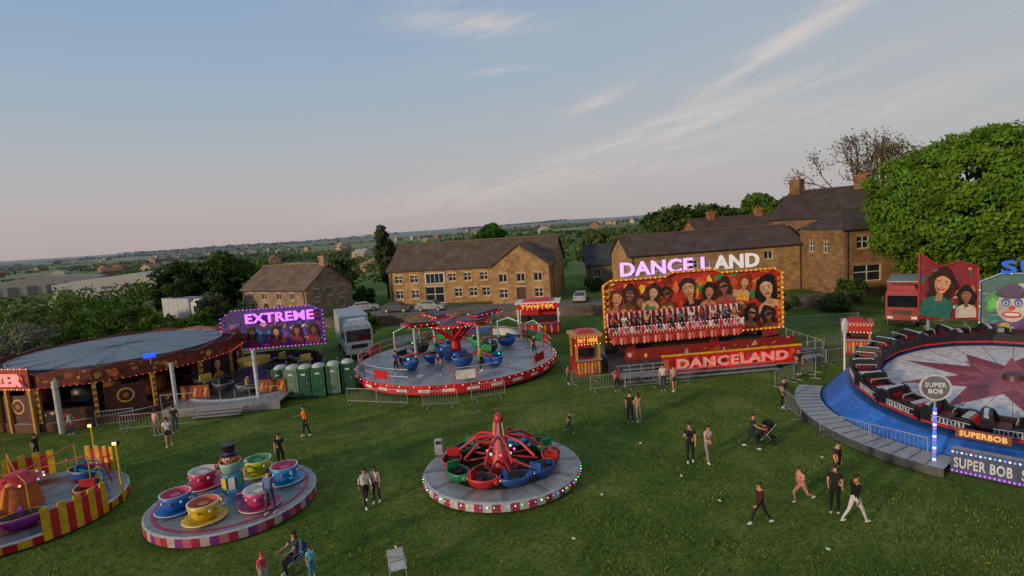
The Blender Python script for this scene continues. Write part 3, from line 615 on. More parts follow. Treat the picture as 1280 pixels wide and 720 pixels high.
P_=[(-5.9,5.0,.95,0,C('7a2c1c'),C('d04a3a')),(-4.9,5.2,.9,3,C('3a2018'),C('e8b040')),(-4.1,4.6,.75,1,C('4a2214'),C('d03a60')),(-3.1,5.25,.8,2,C('3a241a'),C('3a8a50')),(-2.1,5.1,.75,3,C('241a18'),C('c8b838')),(-.4,5.3,1.15,0,C('3a261a'),C('1c1c24')),(1.2,5.0,.8,4,C('2a1a1a'),C('5a2a70')),(2.3,5.3,.85,1,C('3a1c14'),C('c83038')),(3.2,4.7,.85,0,C('b84020'),C('d85a30')),(4.0,5.5,.7,2,C('8a3418'),C('e8b040')),(4.5,3.1,.8,4,C('3a2014'),C('c83a2c')),(5.7,4.9,1.25,2,C('1c1410'),C('d03434')),(5.8,2.9,.85,3,C('2a1a12'),C('a02a38'))]
for i,(x,z,s,k,h,t) in enumerate(P_): portrait(b,x,z,s,5.40,SK[k],h,t,glasses=(i in(4,7,12,10)),long=(i not in(4,5)),tilt=random.uniform(-.25,.25),bare=(i not in (5,)))
b.done('painted_backboard',e)
b=B()
for q in range(len(outl)):
    a_=outl[q];c_=outl[(q+1)%len(outl)]; b.cyl((a_[0],5.26,a_[1]),(c_[0],5.26,c_[1]),.11,.11,C('d08a20'),PAINT,6)
    dl=math.hypot(a_[0]-c_[0],a_[1]-c_[1]); bulbs(b,linep((a_[0],5.14,a_[1]),(c_[0],5.14,c_[1]),max(2,int(dl/.34))),[C('ffb030'),C('ff8020')],.055)
for s in(-1,1):
    for zz in np.arange(2.1,5.8,.45): b.box(s*6.62,5.2,zz,.36,.05,.07,C('e08a28'),ry=.7); b.box(s*6.62,5.17,zz,.36,.05,.07,C('e0a838'),ry=-.7)
    b.cyl((s*6.2,5.8,0),(s*6.2,5.8,6),.1,.1,SIL,METAL,8); b.cyl((s*4,5.8,0),(s*4,8,0.2),.08,.08,SIL,METAL); b.cyl((s*4,5.7,5.5),(s*4,8.2,.2),.08,.08,SIL,METAL)
b.box(0,5.75,1.2,13.8,.1,1.5,C('34302c'))
b.cyl((-5.2,5.6,6.6),(5.2,5.6,6.6),.05,.05,SIL,METAL); b.cyl((-5.2,5.6,7.2),(5.2,5.6,7.2),.05,.05,SIL,METAL)
for k in range(12): b.cyl((-5.2+k*.945,5.6,6.4),(-5.2+k*.945,5.6,7.4),.04,.04,SIL,METAL,6)
b.done('frame_and_lights',e)
text('DANCE L',e,(-2.05,5.4,7.2),6.9,1.05,C('cc9cf0'),LED,name='sign_letters',ex=.2,off=.02); text('AND',e,(3.45,5.4,7.2),3.5,1.05,C('b0a49c'),LED,name='sign_letters',ex=.2,off=.02)
GZ=.65; gx0,gx1=-7.0,3.2; gc=(gx0+gx1)/2; gl=gx1-gx0
b=B(); b.T=Matrix.Translation((0,0,GZ))
b.box(gc,4.35,2.45,gl,.75,.12,C('5a1a20')); b.box(gc,4.62,3.0,gl,.14,1.05,C('b82838'),rx=-.12); b.box(gc,3.98,2.25,gl,.1,.45,C('d0a8a0'))
for k in range(26): b.box(gx0+.2+k*gl/26,3.92,2.25,.2,.03,.36,[C('c02030'),C('e8e0d8'),C('d84870')][k%3])
b.box(gc,4.1,1.85,gl,.5,.2,C('a83038')); b.box(gc,3.9,1.55,gl-.4,.08,.42,C('c84a40'))
for k in range(34): b.box(gx0+.35+k*(gl-.6)/34,3.85,1.5,.14,.03,.5,[C('d86a50'),C('a02830'),C('e8b090')][k%3])
for k in range(25): b.box(gx0+.1+k*gl/25,4.5,3.0,.06,.32,1.0,C('e0d8d0'))
bulbs(b,linep((gx0+.1,3.85,2.5),(gx1-.1,3.85,2.5),44),[C('ff80a0'),C('ffe0c0')],.035); bulbs(b,linep((gx0+.1,3.85,1.98),(gx1-.1,3.85,1.98),44),[C('ff6060'),C('ffb060')],.035)
for s in range(12): b.path([(gx0+.15+s*.84,4.5,3.1),(gx0+.15+s*.84,4.02,2.85),(gx0+.85+s*.84,4.02,2.85),(gx0+.85+s*.84,4.5,3.1)],.025,C('202020'),PAINT,6)
b.done('gondola',e)
b=B()
for s in(-1,1):
    b.cyl((gc+s*3.2,4.95,1.7),(gc+s*3.2-1.5,4.95,3.6),.16,.16,C('c02028'),PAINT,10); b.cyl((gc+s*3.2,4.7,1.7),(gc+s*3.2,5.2,1.7),.35,.35,C('303236'),PAINT,14); b.box(gc+s*3.2,4.9,1.2,.5,.4,1.,C('9a2028'))
b.done('swing_arms',e)
b=B(); # painted screen in front of the machinery
b.box(.2,3.0,1.3,12.6,.08,.8,C('8a2420')); splashes(b,-6,6.4,.95,1.68,2.95,[C('d85a20'),C('e8b840'),C('a02a40'),C('d8a090')],26,.12,.35); b.done('machinery_screen',e)
def kiosk(name,x,y,rz,w_,d,h,c1,c2,label=None):
    e=empty(name,x,y,0,rz); b=B()
    b.box(0,d/2,.55,w_,d,1.1,c1); 
    for s in(-1,1):
        b.box(s*(w_/2-.08),.08,h/2+.4,.16,.16,h-1.0,c2); b.box(s*(w_/2-.08),d-.08,h/2+.4,.16,.16,h-1.0,c2)
    b.box(0,d-.05,h/2+.4,w_-.34,.08,h-1,c1); b.box(0,.1,h-.35,w_+.1,.22,.6,c1); b.box(0,d/2,h+.02,w_+.35,d+.4,.14,c2); b.box(0,d/2,h+.2,w_*.8,d*.8,.25,c1,taper=.5)
    b.box(0,-.05,1.14,w_+.1,.4,.07,SIL,METAL); b.box(0,d/2,1.5,w_-.4,.1,.6,C('18181c'))
    for k in range(7): b.box(-w_/2+.15+k*(w_-.3)/6,-.015,.55,.14,.02,.8,[YEL,c2][k%2])
    b.done('booth_body',e); b=B(); bulbs(b,linep((-w_/2,-.08,h-.08),(w_/2,-.08,h-.08),9),C('ffd080'),.04); bulbs(b,linep((-w_/2,-.08,h-.62),(w_/2,-.08,h-.62),9),C('ffd080'),.04); b.done('bulbs',e)
    if label: text(label,e,(0,-.06,h-.34),w_*.8,.3,C('d0a040'),LED)
kiosk('ticket_booth',5.1,39.2,R(6),1.8,1.9,2.9,C('b82420'),C('c88a40'),'PAY HERE')
kiosk('ticket_booth',2.4,55.5,R(-8),4.2,2.4,3.2,RED,C('d8d4cc'),'TWISTER')
kiosk('ticket_booth',24.6,39.6,R(-30),1.7,1.6,2.3,C('a81c20'),C('c86a50'))
# ================= SUPERBOB =================
e=empty('bobsleigh_fairground_ride',24.0,26.4,0,R(-42)); TL=Matrix.Translation((0,0,1.75))@Matrix.Rotation(R(7),4,'X')
b=B(); n=64; vs=[]
for i in range(n):
    t=2*math.pi*i/n; p=TL@Vector((7.0*math.cos(t),7.0*math.sin(t),-.1)); vs+=[(8.2*math.cos(t),8.2*math.sin(t),.35),tuple(p),(8.2*math.cos(t),8.2*math.sin(t),0)]
fs=[];cs=[]
for i in range(n):
    a_=3*i;c_=3*((i+1)%n); fs+=[(a_,c_,c_+1,a_+1),(a_+2,c_+2,c_,a_)]; cs+=[C('2468c0') if i%4 else C('2c74cc'),C('28406a')]
b.add(vs,fs,cs,PAINT,True)
b.T=TL; b.lathe([(5.0,0),(7.0,-.1)],C('2c5c9c'),0,64)
b.lathe([(0,.16),(5.35,.02)],C('d0cccc'),0,48)
def star(b,r0,r1,n,z,col,ph=0):
    vs=[(0,0,z+.02)]; 
    for i in range(2*n):
        t=math.pi*i/n+ph; r=(r1*random.uniform(.8,1.1) if i%2==0 else r0*random.uniform(.9,1.1)); vs.append((r*math.cos(t),r*math.sin(t),z-.028*r))
    b.add(vs,[(0,1+i,1+(i+1)%(2*n)) for i in range(2*n)],col)
star(b,2.0,4.6,9,.19,C('8a3442')); star(b,1.3,3.0,9,.205,C('a85058'),.2)
for k in range(24): t=2*math.pi*k/24; b.cyl((1.0*math.cos(t),1.0*math.sin(t),.145),(5.3*math.cos(t),5.3*math.sin(t),.03),.012,.012,C('8a888a'),METAL,4)
b.cyl((0,0,.1),(0,0,.45),.45,.36,C('50343c'),PAINT,14)
b.done('tilted_track_disc',e)
def bobcar():
    b=B()
    K=C('131316')
    prof=[(-.92,.15),(.85,.15),(.98,.35),(.7,.62),(.35,.66),(.05,.58),(-.4,.6),(-.55,.85),(-.85,.9),(-.95,.7)]
    b.prism(prof,-.6,-.48,K);b.prism(prof,.48,.6,K)
    b.prism([(-.92,.15),(.85,.15),(.98,.35),(.7,.62),(.4,.62),(.2,.3),(-.5,.3),(-.6,.83),(-.85,.87),(-.93,.7)],-.47,.47,C('1c1c20'))
    b.box(-.25,0,.40,.5,.8,.1,C('5a1018')); b.box(-.62,0,.80,.12,.7,.22,C('1a1a1e'),ry=-.15); b.box(-.55,0,.6,.05,.5,.2,C('781420'))
    b.prism([(-.9,.17),(.9,.17),(.95,.25),(-.92,.25)],-.625,-.605,C('c82430')); b.prism([(-.9,.17),(.9,.17),(.95,.25),(-.92,.25)],.605,.625,C('c82430'))
    b.prism([(.55,.65),(.72,.625),(.97,.36),(.9,.34),(.66,.58)],-.3,.3,C('b81c26'))
    b.path([(.1,-.42,.75),(.15,-.42,.92),(.15,.42,.92),(.1,.42,.75)],.03,SIL,METAL)
    for k in range(9): b.box(-.5+k*.13,-.62,.42,.06,.02,.19,C('c4c8cc') if k%2 else C('a8acb2'),ry=.15*(-1)**k)
    b.box(.1,-.61,.30,1.3,.014,.025,C('c4c8cc'));b.box(.1,-.61,.545,1.3,.014,.025,C('c4c8cc'))
    b.box(-.75,0,.885,.16,.9,.03,C('b8bcc0')); b.box(.5,0,.665,.25,.7,.02,C('a8acb2'))
    b.box(0,0,.08,1.6,.8,.12,C('3a3c40'),METAL)
    return b
for k in range(20):
    t=2*math.pi*k/20
    if k==0: o_=bobcar().done('bob_car',e); me0=o_.data
    else: o_=bpy.data.objects.new('bob_car',me0); COLL.objects.link(o_); o_.parent=e
    o_.matrix_local=TL@Matrix.Rotation(t+math.pi/2,4,'Z')@Matrix.Translation((0,-6.1,0))@Matrix.Scale(1.08,4)
b=B()
def wa(d): return R(d+42)
b.lathe([(8.25,.5),(9.5,.42),(9.52,.05)],C('a4a6a8'),METAL,20,wa(140),wa(216),cf=lambda i,j:[C('a8aaac'),C('5c5e62')][j])
for k in range(20):
    t=wa(140+76*k/20); b.cyl((8.3*math.cos(t),8.3*math.sin(t),.515),(9.45*math.cos(t),9.45*math.sin(t),.44),.012,.012,C('4c4e50'),METAL,4)
b.done('entrance_deck',e)
b=B()
def pt(d,r,z): t=wa(d); return Vector((r*math.cos(t),r*math.sin(t),z))
for d0,d1 in((216,229),(229,242),(242,256)):
    p,q=pt(d0,8.75,0),pt(d1,8.75,0); b.add([p+Vector((0,0,.1)),q+Vector((0,0,.1)),q+Vector((0,0,1.05)),p+Vector((0,0,1.05))],[(0,1,2,3)],C('46506a'))
    p2,q2=pt(d0,8.4,1.06),pt(d1,8.4,1.06); p3=p+Vector((0,0,1.06));q3=q+Vector((0,0,1.06)); b.add([p3,q3,q2,p2],[(0,1,2,3)],SIL,METAL)
    for k in range(14):
        m_=p.lerp(q,(k+.5)/14)*1.004; b.ell((m_.x,m_.y,.95),(.04,.04,.04),C('60a0ff') if k%2 else C('e0e8ff'),LED,5,4); b.ell((m_.x,m_.y,.18),(.04,.04,.04),C('c060ff'),LED,5,4)
    an=math.atan2((q-p).y,(q-p).x); m_=p.lerp(q,.5)
    text('SUPER BOB',e,tuple(m_*1.006+Vector((0,0,.55))),1.75,.42,C('c8ccd8'),PAINT,yaw=an,name='fascia_letters')
b.done('front_fascia',e)
b=B()
def ledpole(x,y,z0,z1):
    k=int((z1-z0)/.16); b.cyl((x,y,0),(x,y,z1),.05,.05,SIL,METAL,8)
    for i in range(k): b.cyl((x,y,z0+i*.16+.02),(x,y,z0+i*.16+.12),.065,.065,[C('9060e0'),C('c8c8e8'),C('4070e0')][i%3],LED,8)
p=pt(213,9.0,0);ledpole(p.x,p.y,.3,2.8); sgn=p; b.cyl((p.x,p.y,2.8),(p.x,p.y,3.0),.05,.05,SIL,METAL)
q=pt(232,9.0,0);ledpole(q.x,q.y,.2,2.2); q=pt(250,9.0,0);ledpole(q.x,q.y,.2,2.2)
b.box(pt(222,8.2,0).x,pt(222,8.2,0).y,1.6,1.7,.08,.36,C('7a3a20'),rz=wa(222)+math.pi/2); b.box(pt(232,8.1,0).x,pt(232,8.1,0).y,2.1,.5,.4,.7,BLK,rz=wa(232)+math.pi/2)
b.done('lighting_poles',e)
text('SUPERBOB',e,tuple(pt(222,8.26,1.6)),1.45,.22,C('c89858'),LED,yaw=wa(222)+math.pi/2)
b=B(); T=Matrix.Translation((sgn.x,sgn.y,3.5))@Matrix.Rotation(R(42-20),4,'Z')@Matrix.Rotation(R(90),4,'X'); b.T=T
b.cyl((0,0,-.04),(0,0,.04),.54,.54,C('c8c8cc'),PAINT,28,sm=False); b.cyl((0,0,.041),(0,0,.05),.47,.47,C('6a6e78'),PAINT,28,sm=False); b.done('round_sign',e)
text('SUPER\nBOB',e,(sgn.x+.04*math.sin(R(22))*2,sgn.y-.1,3.5),.72,.45,C('d8dce4'),PAINT,yaw=R(22),name='round_sign_letters')
# backboards
b=B(); bx0,bx1=-1.6,9.0
b.T=Matrix.Translation((0,9.2,0)); pts=[(bx0,2.0),(bx1,2.0),(bx1,6.1),(bx0+1,6.1),(bx0,5.6)]
b.prism(pts,0,.15,C('24605e')); splashes(b,bx0+.1,bx1-.1,2.1,5.5,-.01,[C('2a9a70'),C('1f68a8'),C('7a42a0'),C('c8c8c4'),C('a8b840'),C('b8508a'),C('2aa0a8'),C('303a60')],80,.12,.7)
def clown(cx,cz,s):
    y=-.16; k=[0]
    def f(p,c): k[0]+=1; flat(b,p,y-.003*k[0],c)
    f(ellpts(cx,cz-1.6*s,1.1*s,.8*s,16,.1),C('5a2a78')); f(ellpts(cx-.3*s,cz-1.4*s,.5*s,.35*s,14,.2),C('a8a030'))
    for q in(-1,1): f(ellpts(cx+q*.75*s,cz+.2*s,.5*s,.65*s,18,.2),C('2a8a40')); f(ellpts(cx+q*.85*s,cz+.1*s,.25*s,.35*s,14,.25),C('56b050'))
    f(ellpts(cx,cz,.72*s,.95*s,20),C('c0bcb0')); f(ellpts(cx-.3*s,cz-.1*s,.35*s,.7*s,16),C('a09c94')); f(ellpts(cx,cz+.75*s,.8*s,.28*s,14),C('241a3a')); f(ellpts(cx,cz+.98*s,.5*s,.42*s,14),C('3a2a5a'))
    for q in(-1,1): f(ellpts(cx+q*.28*s,cz+.25*s,.2*s,.26*s,12),C('2a58b0')); f(ellpts(cx+q*.28*s,cz+.2*s,.12*s,.12*s,10),WHITE); f(ellpts(cx+q*.28*s,cz+.2*s,.07*s,.08*s,10),BLK)
    f(ellpts(cx,cz-.08*s,.16*s,.15*s,12),C('c01820')); f(ellpts(cx,cz-.5*s,.45*s,.2*s,14),C('b01820')); f(ellpts(cx,cz-.48*s,.35*s,.1*s,14),WHITE)
clown(3.4,4.3,1.35); clown(-.1,4.1,1.0); clown(6.8,4.2,1.1)
for q in range(len(pts)):
    a_=pts[q];c_=pts[(q+1)%len(pts)]; b.cyl((a_[0],-.12,a_[1]),(c_[0],-.12,c_[1]),.07,.07,C('8a9098'),METAL,6)
    bulbs(b,linep((a_[0],-.24,a_[1]),(c_[0],-.24,c_[1]),max(2,int(math.dist(a_,c_)/.4))),[C('4080ff'),C('a0ffa0')],.04)
b.T=Matrix.Translation((-1.7,9.1,0))@Matrix.Rotation(R(28),4,'Z')@Matrix.Translation((-3.2,0,0))
pts=[(0,3.4),(3.2,3.2),(3.2,6.5),(2.2,6.9),(1.2,6.6),(0,7.5)]
b.prism(pts,0,.14,C('8a3038')); splashes(b,.1,3.1,3.5,6.5,-.01,[C('2a8a60'),C('c8c0b0'),C('b03030'),C('3a5ab0'),C('c89040'),C('4aa0a0')],40,.15,.6); portrait(b,1.2,5.5,1.1,-.07,SK[0],C('3a1a10'),C('2a6a60'),tilt=.2); portrait(b,2.5,4.7,.7,-.07,SK[1],C('1a1a1a'),C('c8c0b0'))
for q in range(len(pts)):
    a_=pts[q];c_=pts[(q+1)%len(pts)]; b.cyl((a_[0],-.02,a_[1]),(c_[0],-.02,c_[1]),.06,.06,C('b02028'),PAINT,6)
b.T=Matrix.Identity(4)
for xx_ in(-4.2,-1.4,2,5.5,8.8): b.cyl((xx_,9.55,0),(xx_,9.55,5.5),.1,.1,SIL,METAL,8); b.cyl((xx_,11.5,0),(xx_,9.55,4.5),.07,.07,SIL,METAL,8)
b.box(3.7,9.35,1.1,10.4,.1,1.7,C('303438')); b.done('painted_backboards',e)
text('SUPERBOB',e,(3.6,9.0,6.5),8.5,.8,C('3050a0'),LED,ex=.15,name='sign_letters')
def postsign(name,x,y,h,col):
    e=empty(name,x,y); b=B(); b.cyl((0,0,0),(0,0,h),.07,.06,WHITE,PAINT,8); b.cyl((0,0,0),(0,0,.08),.3,.3,SIL,METAL,12); b.ell((0,-.05,h-.3),(.22,.05,.5),col,PAINT,14,8); b.cyl((0,0,h),(0,0,h+.2),.1,.06,SIL,METAL,8); b.done('post_and_sign',e)
postsign('sign_post',20.1,33.6,3.8,C('c8ccd0'))
# ================= TWIST RIDE =================
e=empty('twist_fairground_ride',-4.8,44,0,R(10))
b=B()
b.lathe([(0,.9),(7.7,.9)],C('7c7e80'),METAL,60,cf=lambda i,j:C('a2a4a6') if i%5 else C('86888c'))
b.lathe([(7.7,.9),(7.85,.9),(7.85,.25)],RED,0,60,cf=lambda i,j:SIL if j==0 else (C('c8202a') if i%3 else C('a81820')))
b.lathe([(7.9,.62),(7.9,.42)],WHITE,0,60,cf=lambda i,j:C('e0dcd0') if i%2 else C('c82028'))
for k in range(14):
    t=2*math.pi*k/14+.1; x_,y_=5.4*math.cos(t),5.4*math.sin(t); b.box(x_,y_,.915,.5,.5,.02,C('b8babc'),METAL,rz=t)
for k in range(30):
    t0=2*math.pi*k/30; t1=2*math.pi*(k+1)/30
    if k in(20,21,24,25,28): continue
    r=7.6; p0=(r*math.cos(t0),r*math.sin(t0));p1=(r*math.cos(t1),r*math.sin(t1)); b.cyl((*p0,.9),(*p0,1.9),.03,.03,C('c83038'),PAINT,6)
    for zz in(1.9,1.4): b.cyl((*p0,zz),(*p1,zz),.025,.025,C('d0d0d0'),METAL,5)
    if k%2==0: m_=((p0[0]+p1[0])/2*1.005,(p0[1]+p1[1])/2*1.005); b.box(m_[0],m_[1],1.42,1.3,.04,.6,[RED,C('d8d4cc'),C('a82028')][k%3],rz=(t0+t1)/2+math.pi/2)
bulbs(b,[(7.93*math.cos(2*math.pi*k/90),7.93*math.sin(2*math.pi*k/90),.8) for k in range(90)],[C('ff5050'),C('ffe0c0')],.035)
b.done('platform',e); b=B()
b.cyl((0,0,.9),(0,0,4.2),.45,.3,RED,PAINT,14); b.cyl((0,0,.9),(0,0,1.5),1.1,.8,C('30508a'),PAINT,18)
for k in range(8):
    t=2*math.pi*k/8+.2; c_,s_=math.cos(t),math.sin(t); t2=t+2*math.pi/8; c2,s2=math.cos(t2),math.sin(t2)
    b.add([(0,0,4.15),(2.2*c_,2.2*s_,3.85),(2.2*c2,2.2*s2,3.85)],[(0,1,2)],C('2a2c34') if k%2 else C('8a1a24'))
    b.add([(2.2*c_,2.2*s_,3.85),(2.2*c_,2.2*s_,3.6),(2.2*c2,2.2*s2,3.6),(2.2*c2,2.2*s2,3.85)],[(0,1,2,3)],C('c01c28'))
    bulbs(b,[(2.25*(c_+(c2-c_)*i/5),2.25*(s_+(s2-s_)*i/5),3.65) for i in range(5)],[C('ff4050'),C('40ff80'),C('ffffff')],.045)
b.done('centre_and_canopy',e); b=B()
cc_=[C('1f50b0'),C('1f9a4a'),C('2a2e38'),C('2456a0')]
for k in range(4):
    t=2*math.pi*k/4+.45; c_,s_=math.cos(t),math.sin(t); hx,hy=3.5*c_,3.5*s_
    for q in(-.3,.3): b.path([(-s_*q,c_*q,2.2),(2.1*c_-s_*q,2.1*s_+c_*q,3.8),(hx*1.15-s_*q,hy*1.15+c_*q,4.05)],.1,C('d01c24'),PAINT,8)
    for q in range(5): u=.3+q*.16; b.box(hx*u*1.15,hy*u*1.15,2.5+q*.38,.08,.6,.08,C('d01c24'),rz=t)
    b.box(hx*.85,hy*.85,4.08,2.6,1.3,.12,C('c82028'),rz=t,ry=-.1); b.box(hx*.85,hy*.85,4.2,2.1,.9,.1,C('303440'),rz=t,ry=-.1)
    for sg in(-1,1): bulbs(b,[(hx*(.5+.14*i)-s_*.7*sg,hy*(.5+.14*i)+c_*.7*sg,4.05) for i in range(6)],[C('ff5060'),C('60a0ff')] if sg<0 else [C('60ff90'),C('ff5060')],.045)
    b.cyl((hx,hy,1.5),(hx,hy,4.0),.12,.12,C('b0b4b8'),METAL,10)
    for j in range(3):
        u=2*math.pi/3*j+.3+k; cx,cy=hx+1.35*math.cos(u),hy+1.35*math.sin(u); b.cyl((hx,hy,1.9),(cx,cy,1.6),.06,.06,RED,PAINT,6)
        b.bowl(cx,cy,1.0,.55,.8,.7,u+math.pi/2,cc_[(j+k)%4],C('26262a'),SIL); b.box(cx+.35*math.cos(u),cy+.35*math.sin(u),1.7,.12,1.0,.55,cc_[(j+k)%4],rz=u)
        b.ell((cx+.6*math.cos(u),cy+.6*math.sin(u),1.9),(.07,.07,.07),C('40ff80') if j%2 else C('5080ff'),LED,6,4)
b.done('arms_and_cars',e); b=B()
for k in range(5):
    t=R(18+k*26); x_,y_=7.3*math.cos(t),7.3*math.sin(t); tx,ty=-math.sin(t),math.cos(t)
    b.path([(x_-tx*1.3,y_-ty*1.3,.9),(x_-tx*1.3,y_-ty*1.3,2.4),(x_,y_,2.8),(x_+tx*1.3,y_+ty*1.3,2.4),(x_+tx*1.3,y_+ty*1.3,.9)],.06,[C('2a9a5a'),C('c8ccc8'),C('c02830')][k%3],PAINT,6)
    b.box(x_,y_,1.6,2.3,.05,.5,[C('2a7a5a'),C('b8bcb8'),C('2a4a90')][k%3],rz=t+math.pi/2); bulbs(b,linep((x_-tx*1.3,y_-ty*1.3,2.45),(x_,y_,2.85),6)+linep((x_,y_,2.85),(x_+tx*1.3,y_+ty*1.3,2.45),6),[C('60ff90'),C('ffffff')],.045)
b.done('rail_arches',e)
# ================= CHILDREN'S ROUNDABOUT (centre) =================
e=empty('childrens_roundabout_ride',-1.0,23.9)
b=B()
b.lathe([(2.35,.42),(2.35,.5),(3.38,.5),(3.46,.44),(3.46,.12),(3.36,.02)],GREY,METAL,60,cf=lambda i,j:[C('707274'),C('a0a09e') if i%5 else C('848482'),C('b0b0b0'),C('d0d0cc') if i%2 else C('b04a60'),C('606264')][j],sm=False)
bulbs(b,[(3.49*math.cos(2*math.pi*k/80),3.49*math.sin(2*math.pi*k/80),.33) for k in range(80)],[C('ff5060'),C('60a0ff'),C('ffffff'),C('60ff90')],.028)
b.lathe([(0,.06),(2.35,.06)],C('2a3a20'),FAB,40)
b.done('platform',e); b=B()
b.cyl((0,0,0),(0,0,.55),.95,.8,C('8a1822'),PAINT,20); b.cyl((0,0,.55),(0,0,1.3),.6,.38,C('b8202c'),PAINT,12); b.cyl((0,0,1.3),(0,0,2.5),.38,.16,C('c03048'),PAINT,10); b.ell((0,0,2.65),(.22,.22,.26),C('c02c34'),PAINT)
for k in range(8):
    t=2*math.pi*k/8; b.cyl((.42*math.cos(t),.42*math.sin(t),.7),(.2*math.cos(t),.2*math.sin(t),2.5),.035,.035,[C('40b0a0'),C('e0c040'),C('d060a0')][k%3],PAINT,6); b.ell((.6*math.cos(t),.6*math.sin(t),1.2),(.06,.06,.06),[C('ff60c0'),C('60ffc0')][k%2],LED,6,4)
tc_=[C('b81820'),C('1c4890'),C('1c4890'),C('c0301c'),C('1c7a48'),C('1f70b0'),C('d0582a'),C('1c6a50'),C('b81820'),C('1c7a48')]
for k in range(10):
    t=-math.pi/2-.35+2*math.pi*k/10; c_,s_=math.cos(t),math.sin(t); r=2.2
    b.path([(.3*c_,.3*s_,1.9),(1.1*c_,1.1*s_,1.8),(1.85*c_,1.85*s_,1.3)],.06,C('c8283a'),PAINT,7); b.path([(.5*c_,.5*s_,.9),(1.6*c_,1.6*s_,.75)],.05,C('a82430'),PAINT,7)
    col_=tc_[k]; b.bowl(r*c_,r*s_,.55,.42,.66,.42,t,col_,C('1c1a1c'),tuple(min(.8,x*1.4+.03) for x in col_)); 
    tx,ty=-s_,c_; b.ell((r*c_+tx*.62,r*s_+ty*.62,.82),(.2,.2,.15),col_,PAINT,8,5); b.box(r*c_-tx*.42,r*s_-ty*.42,1.05,.55,.1,.35,col_,rz=t); b.box(r*c_-tx*.15,r*s_-ty*.15,.8,.5,.3,.1,C('30201c'),rz=t)
    b.cyl((r*c_+tx*.25,r*s_+ty*.25,.8),(r*c_+tx*.18,r*s_+ty*.18,1.05),.02,.02,BLK,PAINT,5); b.ell((r*c_+tx*.8,r*s_+ty*.8,.86),(.04,.04,.04),C('fff0c0'),LED,5,4)
b.done('centre_arms_and_boats',e); b=B(); b.box(-3.0,1.75,.85,.35,.3,.7,C('a8aaa8')); b.box(-3.0,1.57,1.1,.25,.05,.15,C('303030')); b.done('control_box',e)
# ================= TEACUPS =================
e=empty('teacup_ride',-12.4,22.8)
b=B()
b.lathe([(0,.5),(3.25,.5),(3.32,.44),(3.32,.1),(3.2,.02)],GREY,METAL,64,cf=lambda i,j:[C('929496') if i%8 else C('7a7c7e'),C('b0b0b0'),[C('b03048'),C('c8b8b0'),C('8a3a90'),C('c86a80')][i%4],C('505254')][j])
b.lathe([(2.85,.506),(3.02,.506)],C('9a3048'),0,64)
b.done('platform',e); b=B()
b.cyl((0,0,.5),(0,0,.75),.85,.75,C('2a5a90'),PAINT,20); b.cyl((0,0,.75),(0,0,1.5),.42,.36,C('4a90b8'),PAINT,8,sm=False)
for k in range(8):
    t=2*math.pi*(k+.5)/8; b.box(.42*math.cos(t),.42*math.sin(t),1.15,.03,.24,.5,[C('c85080'),C('d8c050'),C('d8d8d0'),C('3aa080')][k%4],rz=t)
b.bowl(0,0,1.45,.42,.42,.55,0,C('8ab0a8'),C('806050'),YEL); b.cyl((.35,0,1.7),(.75,0,1.95),.08,.05,C('8ab0a8'),PAINT,8); b.path([(-.4,0,1.9),(-.65,0,1.85),(-.62,0,1.6),(-.38,0,1.55)],.04,C('c04868'),PAINT,6)
b.ell((0,0,2.1),(.28,.26,.24),C('d8a890'),PAINT,12,8); b.ell((-.0,-.26,2.08),(.05,.05,.05),C('b04040'),PAINT,6,4)
for s in(-1,1): b.ell((s*.1,-.235,2.16),(.045,.03,.05),WHITE,PAINT,6,4); b.ell((s*.27,0,2.12),(.12,.14,.16),C('c8602a'),PAINT,8,5)
b.cyl((0,0,2.28),(0,0,2.32),.42,.42,BLK,PAINT,18); b.cyl((0,0,2.32),(0,0,2.72),.22,.28,BLK,PAINT,16); b.cyl((0,0,2.33),(0,0,2.42),.245,.25,C('6a3a9a'),PAINT,16); b.done('centrepiece_with_hat',e)
for i,(x_,y_,c_,ci) in enumerate([(-14.2,21.75,C('1f6ac0'),C('c03a60')),(-12.55,20.8,C('d8b41c'),C('c05a30')),(-14.25,23.9,C('c43458'),C('d0c8c0')),(-10.75,21.6,C('c03a78'),C('d8d0c8')),(-12.2,24.8,C('b8b828'),C('308a50')),(-10.6,23.8,C('1c8ac8'),C('d04a70'))]):
    b=B(); x_-=-12.4;y_-=22.8
    b.lathe([(0,.54),(.55,.53),(.8,.62),(.82,.6),(.55,.505)],c_,0,24,c=(x_,y_),sm=True,cf=lambda i,j:[c_,c_,WHITE,c_][j]); b.bowl(x_,y_,.56,.56,.56,.68,0,c_,ci,WHITE,24)
    for k in range(9):
        t=2*math.pi*k/9; b.ell((x_+.555*math.cos(t),y_+.555*math.sin(t),1.0),(.06,.06,.06),[WHITE,ci][k%2],PAINT,6,4)
    b.lathe([(.25,.98),(.52,.98)],ci,0,20,a0=.4,a1=5.2,c=(x_,y_)); b.cyl((x_,y_,.8),(x_,y_,1.12),.05,.05,SIL,METAL,8); b.cyl((x_,y_,1.12),(x_,y_,1.16),.2,.2,ci,PAINT,14)
    a_=i*1.1; ux,uy=math.cos(a_),math.sin(a_); b.path([(x_+.58*ux,y_+.58*uy,1.14),(x_+.85*ux,y_+.85*uy,1.1),(x_+.83*ux,y_+.83*uy,.86),(x_+.52*ux,y_+.52*uy,.78)],.05,c_,PAINT,7); b.done('teacup',e)
